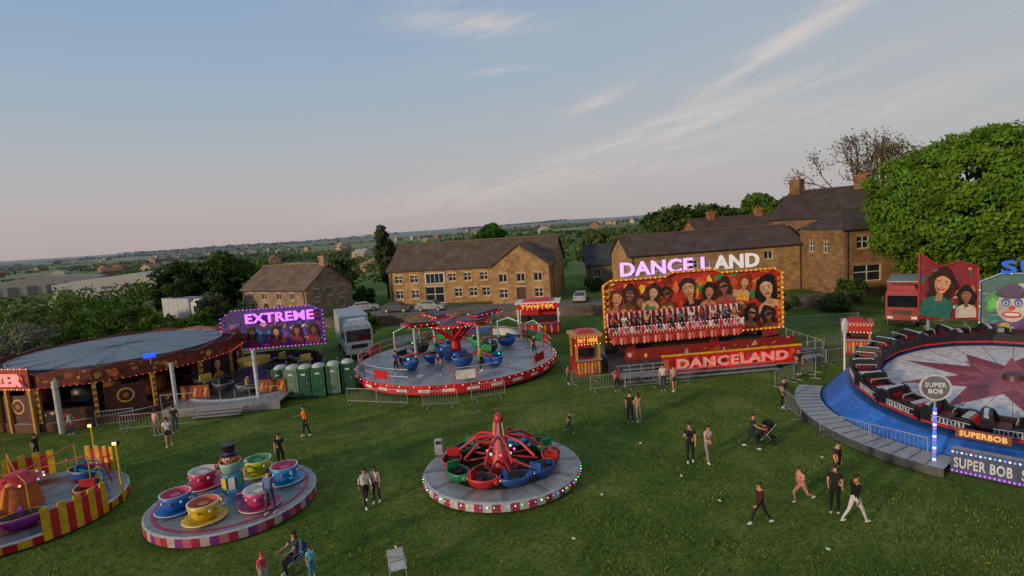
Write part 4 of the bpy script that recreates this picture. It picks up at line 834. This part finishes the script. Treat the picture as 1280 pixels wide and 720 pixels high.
# ================= SMALL LEFT RIDE =================
e=empty('safari_childrens_ride',-21.8,23.2)
b=B(); b.lathe([(0,.45),(3.8,.45),(3.88,.38),(3.88,.08),(3.7,.02)],GREY,METAL,56,cf=lambda i,j:[C('86888a') if i%7 else C('6c6e70'),C('b0b0b0'),[YEL,RED][i%2],C('50504e')][j]); b.lathe([(2.2,.456),(3.0,.456)],C('6a3a38'),0,56); b.done('platform',e)
b=B()
def stripes(a0,a1,r,z0,z1,n):
    for k in range(n):
        t0=R(a0+(a1-a0)*k/n);t1=R(a0+(a1-a0)*(k+1)/n); c_=[C('d8a818'),C('b8202a')][k%2]; zz=z1+.08*math.cos(k*math.pi)
        v=[(r*math.cos(t0),r*math.sin(t0),z0),(r*math.cos(t1),r*math.sin(t1),z0),(r*math.cos(t1),r*math.sin(t1),zz),(r*math.cos(t0),r*math.sin(t0),zz)]
        v+=[(p[0]*.985,p[1]*.985,p[2]) for p in v]; b.add(v,[(0,1,2,3),(7,6,5,4),(2,3,7,6),(0,3,7,4),(1,2,6,5)],c_)
stripes(-40,-4,3.95,.1,1.35,9); stripes(60,88,3.7,.5,1.6,7); stripes(-95,-62,3.95,.1,1.35,8); stripes(110,140,3.7,.5,1.6,7); b.done('striped_panels',e)
b=B(); b.cyl((0,0,.45),(0,0,1.6),.8,.6,C('b8602a'),PAINT,14); b.cyl((0,0,1.6),(0,0,2.0),.9,.3,RED,PAINT,14); bulbs(b,[(.9*math.cos(k*.5),.9*math.sin(k*.5),1.62) for k in range(12)],[C('60a0ff'),C('ffd060')],.05)
gx,gy=.6,-1.8
b.ell((gx,gy,1.15),(.5,.24,.28),C('d07a2a'),PAINT,12,8); b.cyl((gx+.35,gy,1.2),(gx+.6,gy,2.1),.15,.09,C('d07a2a'),PAINT,8); b.ell((gx+.72,gy,2.15),(.2,.1,.1),C('d8863a'),PAINT,8,6)
for s in(-1,1):
    b.cyl((gx+.58,gy+s*.05,2.2),(gx+.56,gy+s*.06,2.36),.02,.025,C('5a3018'),PAINT,5)
    for q in(-.3,.3): b.cyl((gx+q,gy+s*.14,1.0),(gx+q,gy+s*.15,.45),.07,.05,C('c06a24'),PAINT,6)
for k in range(14):
    t=random.random()*6.28; b.ell((gx+.42*math.cos(t),gy-.2,1.15+.18*math.sin(t)),(.07,.04,.06),C('7a3a14'),PAINT,6,4)
for k,(c_) in enumerate([C('c02830'),C('1f60b0'),C('d8a020'),C('208a50'),C('c05018'),C('8a2a90')]):
    t=k*math.pi/3+.2; x_,y_=2.6*math.cos(t),2.6*math.sin(t); b.bowl(x_,y_,.5,.45,.75,.5,t,c_,C('281c1c'),YEL); b.box(x_*1.0,y_*1.0,1.0,.6,.12,.5,c_,rz=t)
    b.cyl((x_-.3*math.sin(t),y_+.3*math.cos(t),1.0),(x_-.3*math.sin(t),y_+.3*math.cos(t),2.2),.025,.025,YEL,METAL,6)
    b.path([(x_-.3*math.sin(t),y_+.3*math.cos(t),2.2),(0,0,1.9)],.03,C('c06a30'),PAINT,6)
for k in range(4): b.path([(3.2*math.cos(R(20+k*20)),3.2*math.sin(R(20+k*20)),.45),(3.0*math.cos(R(20+k*20)),3.0*math.sin(R(20+k*20)),1.3),(2.2*math.cos(R(20+k*20)),2.2*math.sin(R(20+k*20)),1.6)],.04,[CYN,C('c03060')][k%2],PAINT,6)
b.done('centre_figures_and_cars',e); b=B()
for d,r,h in((12,3.9,2.6),(85,4.0,2.5),(-60,3.9,2.4)):
    t=R(d); x_,y_=r*math.cos(t),r*math.sin(t); b.cyl((x_,y_,0),(x_,y_,h),.05,.04,YEL,PAINT,8); b.box(x_,y_,h+.1,.24,.16,.2,BLK); b.box(x_,y_-.09,h+.1,.18,.02,.14,C('ffe090'),LED)
b.done('lamp_posts',e)
# ================= WALTZER =================
e=empty('waltzer_ride',-30.5,43); n=16
b=B(); Rw=8.2
b.lathe([(0,.6),(8.0,.6),(8.2,.55),(8.2,0)],GREY,0,48,cf=lambda i,j:[C('5a4438') if i%2 else C('4a3830'),SIL,C('5c3022')][j]); b.done('platform',e)
b=B()
b.lathe([(0,3.98),(4,3.93),(6.9,3.78)],C('8494a4'),FAB,48,cf=lambda i,j:C('76828c') if i%3 else C('6c7884')); b.lathe([(6.9,3.70),(8.1,3.55)],C('3a302c'),FAB,32); b.lathe([(0,3.6),(8,3.4)],C('2a2422'),FAB,32)
for k in range(16): t=2*math.pi*k/16; b.cyl((0,0,4.0),(6.95*math.cos(t),6.95*math.sin(t),3.81),.03,.03,C('5a6670'),PAINT,5)
b.lathe([(6.9,3.70),(6.95,3.82),(6.85,3.82)],C('98a0a8'),METAL,48)
b.done('canvas_roof',e); b=B()
for k in range(n):
    t0=2*math.pi*k/n;t1=2*math.pi*(k+1)/n; p0=Vector((Rw*math.cos(t0),Rw*math.sin(t0),0));p1=Vector((Rw*math.cos(t1),Rw*math.sin(t1),0)); d=p1-p0;an=math.atan2(d.y,d.x); m_=(p0+p1)/2
    T=Matrix.Translation(m_)@Matrix.Rotation(an,4,'Z'); b.T=T; w2=d.length/2
    b.prism([(-w2,2.85),(w2,2.85),(w2,3.75),(w2*.5,3.85),(0,3.95),(-w2*.5,3.85),(-w2,3.75)],-.06,.06,C('6a241a'))
    splashes(b,-w2+.05,w2-.05,2.9,3.75,-.065,[C('c0702e'),C('9a3018'),C('d09a48'),C('3a1a14'),C('8a4a24')],12,.12,.45)
    for q in range(9): b.ell((-w2+.15+q*(2*w2-.3)/8,-.14,2.87),(.035,.035,.035),[C('d07028'),C('d03828')][q%2],LED,5,4)
    front = -2.75<math.atan2(m_.y,m_.x)<-.3
    b.box(-w2,0,1.73,.22,.22,2.3,C('b0843a'),PAINT)
    for q in range(10): b.box(-w2,-.115,.8+q*.2,.2,.02,.1,[C('8a2418'),C('d8a848')][q%2])
    if not front:
        b.box(0,.05,1.7,2*w2-.26,.08,2.2,C('2a1a18')); 
        portrait(b,0,2.2,.7,.0,SK[k%5],C('301810'),[C('8a2a20'),C('c07a2a')][k%2])
    else:
        if k%2==0: b.box(0,-.02,1.0,2*w2-.3,.08,.75,C('38241c')); splashes(b,-w2+.2,w2-.2,.68,1.3,-.065,[C('c8702a'),C('a83018'),C('d8c090')],8,.1,.3)
        else:
            b.box(0,.0,1.55,2*w2-.9,.08,1.75,C('4a1c16')); b.T=T@Matrix.Translation((0,-.045,1.7))@Matrix.Rotation(R(90),4,'X'); b.cyl((0,0,0),(0,0,.02),.5,.5,C('c89a50'),PAINT,18,sm=False); b.cyl((0,0,.021),(0,0,.03),.38,.38,C('3a1a18'),PAINT,18,sm=False); b.cyl((0,0,.031),(0,0,.04),.2,.2,C('a85a28'),PAINT,6,sm=False)
    b.T=Matrix.Identity(4)
b.done('rounding_boards_and_columns',e); b=B()
for k in range(9):
    t=2*math.pi*k/9; r=5.4; x_,y_=r*math.cos(t),r*math.sin(t); b.bowl(x_,y_,.75,.95,.95,.7,0,[C('8a1c20'),C('28282c'),C('904a20')][k%3],C('401818'),SIL)
    b.lathe([(.95,1.4),(.92,2.0),(.7,2.25)],[C('8a1c20'),C('28282c'),C('904a20')][k%3],0,12,a0=t-1.4,a1=t+1.4,c=(x_,y_),sm=True)
b.cyl((0,0,.6),(0,0,3.6),.9,.7,C('6a2a1c'),PAINT,14); b.box(0,-1.2,1.4,1.4,1,1.6,C('b8803a'))
b.done('waltzer_cars',e)
b=B(); b.T=Matrix.Translation((-3.2,-7.75,0))@Matrix.Rotation(R(-14),4,'Z'); b.box(0,.1,3.55,6.2,.12,1.3,C('6a1418')); splashes(b,-3,3,2.95,4.15,.03,[C('a8602a'),C('8a2a18'),C('b88a40'),C('3a1a14')],16,.1,.4)
for x_ in(-3,-1,1,3): b.box(x_,.1,1.45,.2,.2,2.9,C('b0843a'))
b.box(0,.3,.6,6,.1,1.1,C('5a2018')); bulbs(b,linep((-3.1,-.02,4.22),(3.1,-.02,4.22),26)+linep((-3.1,-.02,2.9),(3.1,-.02,2.9),26),[C('ff6040'),C('ffb040')],.045); b.done('front_sign_board',e)
text('WALTZER',e,(-3.2-.06,-7.75-.2,3.55),5.6,.8,C('ff8078'),LED,yaw=R(-14),ex=.12,off=.02)
b=B()
for x_,y_,h in((1.6,-8.7,3.4),(-4.2,-8.6,2.8)): b.cyl((x_,y_,0),(x_,y_,h),.17,.17,C('b8b8b4'),PAINT,12)
b.box(6.0,-6.1,4.1,.7,.06,.3,C('2a50ff'),LED,rz=.6); b.cyl((6,-6.05,3.5),(6,-6.05,4.0),.03,.03,SIL,METAL)
b.done('white_columns',e)
# ================= EXTREME =================
e=empty('speedway_fairground_ride',-20,42,0,R(3))
b=B(); b.lathe([(0,.7),(4.9,.7),(5.1,.6),(5.1,0)],GREY,0,40,cf=lambda i,j:[C('4a4c50') if i%2 else C('3c3e42'),SIL,C('50382a') if i%2 else C('6a4a30')][j])
b.box(0,-4.8,.55,7.6,2.4,.1,C('9a9ca0'),METAL); b.box(0,-6.0,.3,7.6,.06,.5,C('8c8c90'),METAL)
for k in range(3): b.box(0,-6.1-k*.28,.42-k*.14,3,.28,.05,SIL,METAL)
b.box(-2.6,-3.9,1.1,1.9,.1,.95,C('8a4a20'));b.box(2.6,-3.9,1.1,1.9,.1,.95,C('8a4a20'))
for s in(-2.6,2.6):
    for k in range(5): b.box(s-.7+k*.35,-3.97,1.1,.2,.02,.6,[C('d8902a'),C('c03a20')][k%2],ry=.3)
for s in range(9): b.cyl((-3.8+s*.95,-5.95,.6),(-3.8+s*.95,-5.95,1.6),.025,.025,SIL,METAL,6)
b.path([(-3.8,-5.95,1.6),(-1.5,-5.95,1.6)],.025,SIL,METAL);b.path([(1.5,-5.95,1.6),(3.8,-5.95,1.6)],.025,SIL,METAL)
b.done('platform',e); b=B()
for k in range(14):
    t=2*math.pi*k/14; x_,y_=3.7*math.cos(t),3.7*math.sin(t); z_=.85+.25*math.sin(2*t); b.bowl(x_,y_,z_,.5,.75,.6,t,[C('1c1c22'),C('303038'),C('5a5c60')][k%3],C('18181a'),SIL); b.box(x_,y_,z_+.75,.8,.14,.5,[C('1c1c22'),C('c0a040')][k%2],rz=t)
    b.cyl((.6*math.cos(t),.6*math.sin(t),1.6),(x_,y_,z_+.2),.05,.05,C('303030'),METAL,6)
b.cyl((0,0,.7),(0,0,2.0),.7,.5,C('6a3a9a'),PAINT,12); b.lathe([(1.1,2.0),(1.2,2.4)],C('b8a050'),0,14); b.done('cars',e)
b=B(); pts=[(-4.2,2.3),(4.2,2.3),(4.2,5.1),(3.2,5.6),(-3.2,5.6),(-4.2,5.0)]
b.T=Matrix.Translation((0,4.6,0)); b.prism(pts,0,.15,C('4a3878')); splashes(b,-4.1,4.1,2.4,5.0,-.01,[C('d85a2a'),C('3a80b8'),C('e0b8a8'),C('c04a80'),C('e0a838'),C('6a4ab0')],50,.15,.6)
for x_ in(-3.2,-1.8,.2,1.9,3.3): portrait(b,x_,3.5,.6,-.05,SK[int(x_+5)%5],C('30180f'),C('8a2a4a'))
for q in range(len(pts)):
    a_=pts[q];c_=pts[(q+1)%len(pts)]; bulbs(b,linep((a_[0],-.2,a_[1]),(c_[0],-.2,c_[1]),max(2,int(math.dist(a_,c_)/.3))),[C('a050ff'),C('ff50d0')],.055)
for s in(-1,1): b.cyl((s*3.5,.3,0),(s*3.5,.3,5),.1,.1,SIL,METAL)
b.T=Matrix.Identity(4)
for k in range(12):
    t0=R(20+k*140/12);t1=R(20+(k+1)*140/12); p0=(5*math.cos(t0),5*math.sin(t0));p1=(5*math.cos(t1),5*math.sin(t1)); b.add([(*p0,.7),(*p1,.7),(*p1,1.9),(*p0,1.9)],[(0,1,2,3)],[C('30202a'),C('4a2a3a')][k%2])
b.done('painted_backboard',e); text('EXTREME',e,(.7,4.3,4.85),5.6,.8,C('cc74f0'),LED,ex=.15,off=.02)
b=B()
for x_,y_,h in((1.9,-4.6,3.9),(-3.7,-4.4,3.4)): b.cyl((x_,y_,0),(x_,y_,h),.13,.13,C('c4c6c8'),PAINT,12)
b.done('white_columns',e)
# ================= TOILETS =================
for k in range(6):
    x_=-16.8+k*.92; y_=38.4+.25*abs(k-2.5)+.1*k; gcol=[C('2c5a44'),C('6a8a6c'),C('2c5a44'),C('2c6a4a'),C('6f9074'),C('2c5a44')][k]
    e=empty('portable_toilet',x_,y_,0,R(-4+k*3)); b=B()
    b.box(0,.0,.08,.9,1.1,.16,C('2a2c2a')); b.box(0,0,1.15,.85,1.05,2.0,gcol)
    for s in(-1,1): b.box(s*.4,-.53,1.15,.07,.04,1.98,tuple(c*1.3 for c in gcol)); 
    b.box(0,-.54,1.1,.64,.03,1.8,tuple(c*.8 for c in gcol)); b.box(.25,-.57,1.1,.05,.03,.16,SIL,METAL); b.box(0,-.56,1.75,.3,.02,.12,C('d8d8d0'))
    for q in range(3): b.box(0,-.56,.4+q*.12,.4,.02,.03,C('203028'))
    b.lathe([(0,2.38),(.35,2.33),(.5,2.2),(.53,2.14)],C('b4bcb0'),0,16,sm=True,sx=.86,sy=1.05); b.cyl((.3,.35,2.1),(.3,.35,2.55),.04,.04,GREY,PAINT,6); b.done('cabin',e)
# ---------------------------------------------------------------- people
def person(name,x,y,yaw=0,z=0,h=1.72,top='2a2a30',bot='22242c',skin='c09070',hair='3a2a1e',pose='stand',long=False,sleeve=False,shorts=False,seat=None,shoes='d0d0d0'):
    PS=dict(stand=(4,3,-4,3,6,18,-2,14,2),walk=(24,6,-20,22,-22,18,24,26,4),run=(55,70,-28,45,-45,90,45,95,12),sit=(82,84,82,80,40,42,44,40,-4),phone=(3,3,-3,5,20,105,4,16,6),wide=(12,8,-12,10,30,60,-10,20,5),up=(82,84,82,80,150,25,150,25,0),push=(18,6,-16,18,42,38,42,38,8))[pose]
    sitp=pose in('sit','up')
    lh,lk,rh,rk,la,le,ra,re,lean=[R(v+(random.uniform(-4,4) if not sitp else random.uniform(-6,6))) for v in PS]
    J=[];Rr=[];Ed=[];Cl=[]
    def j(p,r,par=None,cl=None):
        J.append(Vector(p));Rr.append(r)
        if par is not None: Ed.append((par,len(J)-1));Cl.append(cl)
        return len(J)-1
    def up(p):
        p=Vector(p)-Vector((0,0,.95)); c_,s_=math.cos(lean),math.sin(lean); return Vector((p.x,p.y*c_-p.z*s_,p.y*s_+p.z*c_+.95))
    pel=j((0,0,.95),.145); wa_=j(up((0,0,1.12)),.125,pel,'top'); chs=j(up((0,0,1.30)),.16,wa_,'top'); nb=j(up((0,0,1.43)),.095,chs,'top'); nk=j(up((0,-.005,1.50)),.052,nb,'skin')
    hb=j(up((0,-.025,1.565)),.066,nk,'skin'); hm=j(up((0,-.02,1.64)),.086,hb,'skin'); ht=j(up((0,-.01,1.705)),.062,hm,'hair')
    hands=[]
    for s,a,el_ in((-1,la,le),(1,ra,re)):
        s0=Vector((s*.175,0,1.39)); s1=s0+Vector((s*.045,-.28*math.sin(a),-.28*math.cos(a))); s2=s1+Vector((-s*.01,-.25*math.sin(a+el_),-.25*math.cos(a+el_)))
        a0=j(up(s0),.062,chs,'top'); am=j(up(s0.lerp(s1,.5)),.05,a0,'top'); a1=j(up(s1),.04,am,'top' if sleeve else 'skin'); a2=j(up(s2),.026,a1,'top' if sleeve else 'skin')
        d=(up(s2)-up(s1)).normalized(); hands.append((up(s2),d,s))
    feet=[]
    for s,a,k in((-1,lh,lk),(1,rh,rk)):
        h0=Vector((s*.085,0,.90)); k1=h0+Vector((s*.02,-.43*math.sin(a),-.43*math.cos(a))); an=k1+Vector((0,-.41*math.sin(a-k),-.41*math.cos(a-k)))
        i0=j(h0,.098,pel,'bot'); im=j(h0.lerp(k1,.5),.082,i0,'bot'); i1=j(k1,.058,im,'bot' if not shorts else 'skin'); ic=j(k1.lerp(an,.4),.052,i1,'bot' if not shorts else 'skin'); i2=j(an,.036,ic,'bot' if not shorts else 'skin')
        fa=max(-.6,(a-k)) if not sitp else 0.
        j(an+Vector((0,-.15*math.cos(fa*.5),-.035-.1*math.sin(abs(fa))*.4)),.036,i2,'shoe'); feet.append(an)
    me=bpy.data.meshes.new('p'); me.from_pydata(J,Ed,[]); ob=bpy.data.objects.new('p',me); COLL.objects.link(ob)
    ob.modifiers.new('s','SKIN'); sub=ob.modifiers.new('u','SUBSURF'); sub.levels=1; sub.render_levels=1
    sk=ob.data.skin_vertices[0].data
    for i,r in enumerate(Rr): sk[i].radius=(r,r); sk[i].use_root=(i==0)
    dg=bpy.context.evaluated_depsgraph_get(); em=bpy.data.meshes.new_from_object(ob.evaluated_get(dg))
    nv=len(em.vertices); co=np.empty(nv*3); em.vertices.foreach_get('co',co); co=co.reshape(-1,3); faces=[tuple(p.vertices) for p in em.polygons]
    bpy.data.objects.remove(ob); bpy.data.meshes.remove(me); bpy.data.meshes.remove(em)
    A_=np.array([J[a] for a,_ in Ed]);B_=np.array([J[c] for _,c in Ed])
    def near(Pn):
        d=B_-A_; t=((Pn[:,None,:]-A_)*d).sum(2)/((d*d).sum(1)); t=np.clip(t,0,1); q=A_+t[:,:,None]*d; return np.linalg.norm(Pn[:,None,:]-q,axis=2).argmin(1)
    idx=near(co); tors=np.array([c in('top',) and e_[0] in(pel,wa_,chs) and e_[1] in(wa_,chs,nb) for c,e_ in zip(Cl,Ed)])
    co[tors[idx],1]*=.74
    cent=np.array([co[list(f)].mean(0) for f in faces]); fi=near(cent)
    cm={'top':C(top),'bot':C(bot),'skin':C(skin),'shoe':C(shoes),'hair':C(hair)}
    cs=[cm[Cl[i]] if not(Cl[i]=='top' and cent[k_,2]<.99 and not sitp) else cm['bot'] for k_,i in enumerate(fi)]
    b=B(); b.add([tuple(v) for v in co],faces,cs,FAB,True)
    HT=Matrix.Translation(up((0,-.02,1.635)))@Matrix.Rotation(lean*.4,4,'X'); b.T=HT
    b.add([(-.014,-.085,-.02),(.014,-.085,-.02),(0,-.112,-.022),(0,-.088,.022)],[(0,1,2),(0,2,3),(2,1,3)],cm['skin'],FAB)
    for s in(-1,1): b.ell((s*.031,-.078,.012),(.014,.009,.008),(.6,.6,.6),FAB,6,4); b.ell((s*.031,-.086,.012),(.006,.004,.007),BLK,FAB,5,4); b.ell((s*.083,.005,0),(.012,.022,.032),cm['skin'],FAB,6,5); b.box(s*.031,-.086,.031,.03,.008,.007,cm['hair'],FAB)
    b.ell((0,-.083,-.045),(.024,.008,.008),C('8a4038'),FAB,6,4)
    b.ell((0,.022,.035),(.092,.098,.088),cm['hair'],FAB,12,8)
    if long: b.ell((0,.06,-.06),(.088,.055,.15),cm['hair'],FAB,10,7); b.ell((0,.085,-.16),(.07,.035,.10),cm['hair'],FAB,8,6)
    b.T=Matrix.Identity(4)
    for p,d,s in hands:
        sd_=Vector((s,0,0)); fw=d.cross(sd_).normalized(); c_=cm['skin']
        b.ell(p+d*.045,(.022,.04,.05),c_,FAB,8,6,rot=d.to_track_quat('Z','X').to_matrix())
        for q in range(4):
            o0=p+d*.085+fw*(q-1.5)*.019; l_=(.068,.078,.073,.056)[q]; o1=o0+(d*.92-sd_*.3).normalized()*l_*.5; o2=o1+(d*.7-sd_*.7).normalized()*l_*.5; b.cyl(o0-d*.015,o1,.009,.008,c_,FAB,5); b.cyl(o1,o2,.008,.006,c_,FAB,5)
        o0=p+d*.03-fw*.035; o1=o0-fw*.025+d*.03-sd_*.01; b.cyl(o0,o1,.011,.009,c_,FAB,5); b.cyl(o1,o1+d*.028-sd_*.01,.009,.007,c_,FAB,5)
    for f_ in feet: b.ell(f_+Vector((0,-.06,-.045)),(.045,.125,.032),cm['shoe'],FAB,10,6)
    k=h/1.74
    zmin=min(v[2] for v in b.v); z_off=(-zmin)*k if seat is None else seat-.80*k
    o=b.done(name,None,(x,y,z+z_off),yaw); o.scale=(k,k,k); return o
def pp(name,x,y,yd=0,**k): return person(name,x,y,R(yd),**k)
pp('walking_woman',-26.8,29.9,60,top='28282c',bot='202430',hair='2a1c14',long=True,pose='stand',h=1.5)
pp('standing_woman',-21.8,32.5,150,top='c8a090',bot='8a7a70',long=True,sleeve=False); pp('standing_man',-20.9,32.9,200,top='303034',bot='404858')
pp('standing_man',-19.9,30.6,20,top='d0d2d4',bot='30343c',h=1.72,shorts=True); pp('standing_boy',-28,33.9,-30,top='5a90a8',bot='2a3a50',h=1.45); pp('standing_woman',-32.2,32.8,-10,top='a04060',bot='2a2a34',long=True,h=1.6)
pp('walking_steward',-12.2,30.7,-60,top='d87020',bot='1c1e26',pose='wide',sleeve=True,h=1.8)
pp('walking_woman',-6.6,22.0,30,top='c8c4be',bot='26262c',pose='walk',h=1.7,sleeve=True); pp('walking_woman',-6.2,22.2,-10,top='b8a8a0',bot='2c2c30',long=True,pose='stand',h=1.6)
pp('ride_attendant',-10.0,20.9,160,z=.5,top='5a70a0',bot='3a4458',pose='wide',h=1.8,sleeve=True); pp('ride_attendant',-11.5,25.6,10,z=.5,top='1c1c20',bot='1c1c20',pose='stand',h=1.6)
pp('sitting_woman',-7.9,17.8,-40,top='303a48',bot='202430',long=True,pose='sit',seat=.45); pp('standing_child',-7.2,17.3,30,top='48b0c8',bot='2a90b0',h=1.1); pp('standing_child',-8.6,16.9,40,top='c04058',bot='a0a0a4',hair='c02838',h=1.25)
pp('running_child',2.5,28.5,70,top='2a2c34',bot='303440',pose='walk',h=1.15)
pp('standing_man',5.9,29.3,160,top='26262a',bot='22252e',h=1.75); pp('standing_woman',6.35,29.3,190,top='b08a70',bot='8a8074',long=True,h=1.66)
pp('standing_man',9.1,34.4,170,top='c8b8a8',bot='303844',h=1.75); pp('standing_man',9.7,34.1,200,top='c0a088',bot='4a4640',h=1.7,shorts=True); pp('standing_woman',6.3,35.0,180,top='a83040',bot='22242c',long=True,h=1.6)
pp('standing_man',7.4,23.9,-15,top='202226',bot='1e2026',h=1.85,pose='phone'); pp('standing_woman',8.15,23.8,15,top='c0a8a0',bot='8a8480',long=True,h=1.75,pose='wide')
pp('walking_man',10.6,24.9,70,top='2a3038',bot='282c34',pose='push',h=1.72); pp('standing_man',14.5,29.9,20,top='38342e',bot='1c1c20',h=1.75)
pp('standing_man',12.3,21.1,30,top='3a2420',bot='1c1c20',h=1.75); pp('standing_man',11.0,19.0,140,top='1c1c20',bot='17171a',h=1.8); pp('walking_man',11.3,18.3,100,top='151518',bot='c0beb8',pose='walk',h=1.8,sleeve=True)
pp('walking_woman',10.3,19.9,-70,top='c88880',bot='b87a70',pose='run',long=True,h=1.6,shorts=True); pp('walking_man',8.15,18.6,-80,top='4a2026',bot='242228',pose='walk',h=1.6,sleeve=True)
pp('ride_attendant',-2.6,39.2,40,z=.9,top='c0a040',bot='22242c',h=1.75); pp('ride_attendant',-8.8,39.9,10,z=.9,top='2a50a0',bot='22242c',h=1.75); pp('standing_man',1.4,42.5,-40,z=.9,top='202024',bot='202024',h=1.7); pp('ride_attendant',-5.5,38.6,-30,z=.9,top='30343a',bot='3a5a90',h=1.7)
pp('ride_attendant',18.4,35.8,0,top='28282c',bot='1a1c20',h=1.75)
pp('standing_girl',3.4,37.4,50,top='c86a90',bot='30343c',long=True,h=1.3)
tops=['c03a3a','d8d4cc','2a3a6a','c89a4a','202024','b04a70','3a7a5a','c8c8c8','8a2a30','d0a0a0','30508a','c06a30']
for i in range(12):
    lx=-6.55+i*.84; ly=4.28; c_,s_=math.cos(R(4)),math.sin(R(4)); X=MX+lx*c_-ly*s_; Y=MY+lx*s_+ly*c_
    pp('seated_rider',X,Y,4,z=2.51+GZ,top=tops[i],bot=random.choice(['22252e','3a4a6a','1c1c20','a89a88']),skin=random.choice(['c09070','d0a080','a87858']),hair=random.choice(['3a2a1e','1c1410','8a6030','6a4a2a']),long=(i%2==0),pose='up' if i in(3,8) else 'sit',seat=0,h=1.66)
def pram(name,x,y,rz,col):
    e=empty(name,x,y,0,rz); b=B()
    for sx in(-.25,.25):
        for sy,r in((-.3,.1),(.32,.15)): b.cyl((sx-.02,sy,r),(sx+.02,sy,r),r,r,BLK,PAINT,12)
        b.path([(sx,-.3,.1),(sx,.1,.55),(sx,.45,1.02)],.015,SIL,METAL,6); b.path([(sx,.32,.15),(sx,-.1,.55)],.015,SIL,METAL,6)
    b.path([(-.25,.45,1.02),(.25,.45,1.02)],.02,BLK,FAB,6); b.box(0,-.02,.45,.42,.5,.06,col,FAB); b.box(0,.22,.68,.42,.06,.5,col,FAB,rx=-.4); b.box(0,-.3,.32,.38,.2,.04,BLK,FAB)
    b.ell((0,.1,.95),(.26,.26,.16),col,FAB,12,6); b.ell((0,.02,.62),(.12,.12,.2),C('b03040'),FAB,8,6); b.ell((0,0,.84),(.09,.09,.1),C('c09070'),FAB,8,6); b.done('frame_seat_and_hood',e)
pram('pushchair',11.5,25.5,R(250),C('2a2226')); 
def chair(name,x,y,rz,col):
    e=empty(name,x,y,0,rz); b=B(); b.box(0,0,.42,.5,.48,.03,col,FAB); b.box(0,.26,.66,.5,.03,.38,col,FAB,rx=-.15)
    for s in(-1,1): b.path([(s*.25,-.26,0),(s*.25,.26,.42),(s*.25,.31,.86)],.014,SIL,METAL,6); b.path([(s*.25,.28,0),(s*.25,-.26,.42),(s*.25,-.26,.62),(s*.25,.28,.64)],.014,SIL,METAL,6)
    for k in range(5): b.box(0,-.2+k*.1,.44,.5,.02,.01,WHITE,FAB)
    b.done('frame_and_seat',e)
chair('garden_chair',-4.3,16.95,R(20),C('a4a8ac')); chair('garden_chair',-7.9,17.9,R(-40),C('38506a'))
b=B()
for x_,y_ in [(5.7,26.4),(-4.7,18.6),(3.1,21.5),(9.5,16.9),(7.4,20.3),(-3,27.5),(6.6,22.7),(13,23.5),(1.5,18.5),(-15,27)]:
    b.T=Matrix.Translation((x_,y_,.03))@Matrix.Rotation(random.random()*6,4,'Z'); b.cyl((0,0,0),(.12,0,.02),.03,.045,C('c4c4c0'),FAB,9)
b.T=Matrix.Identity(4); b.done('litter')
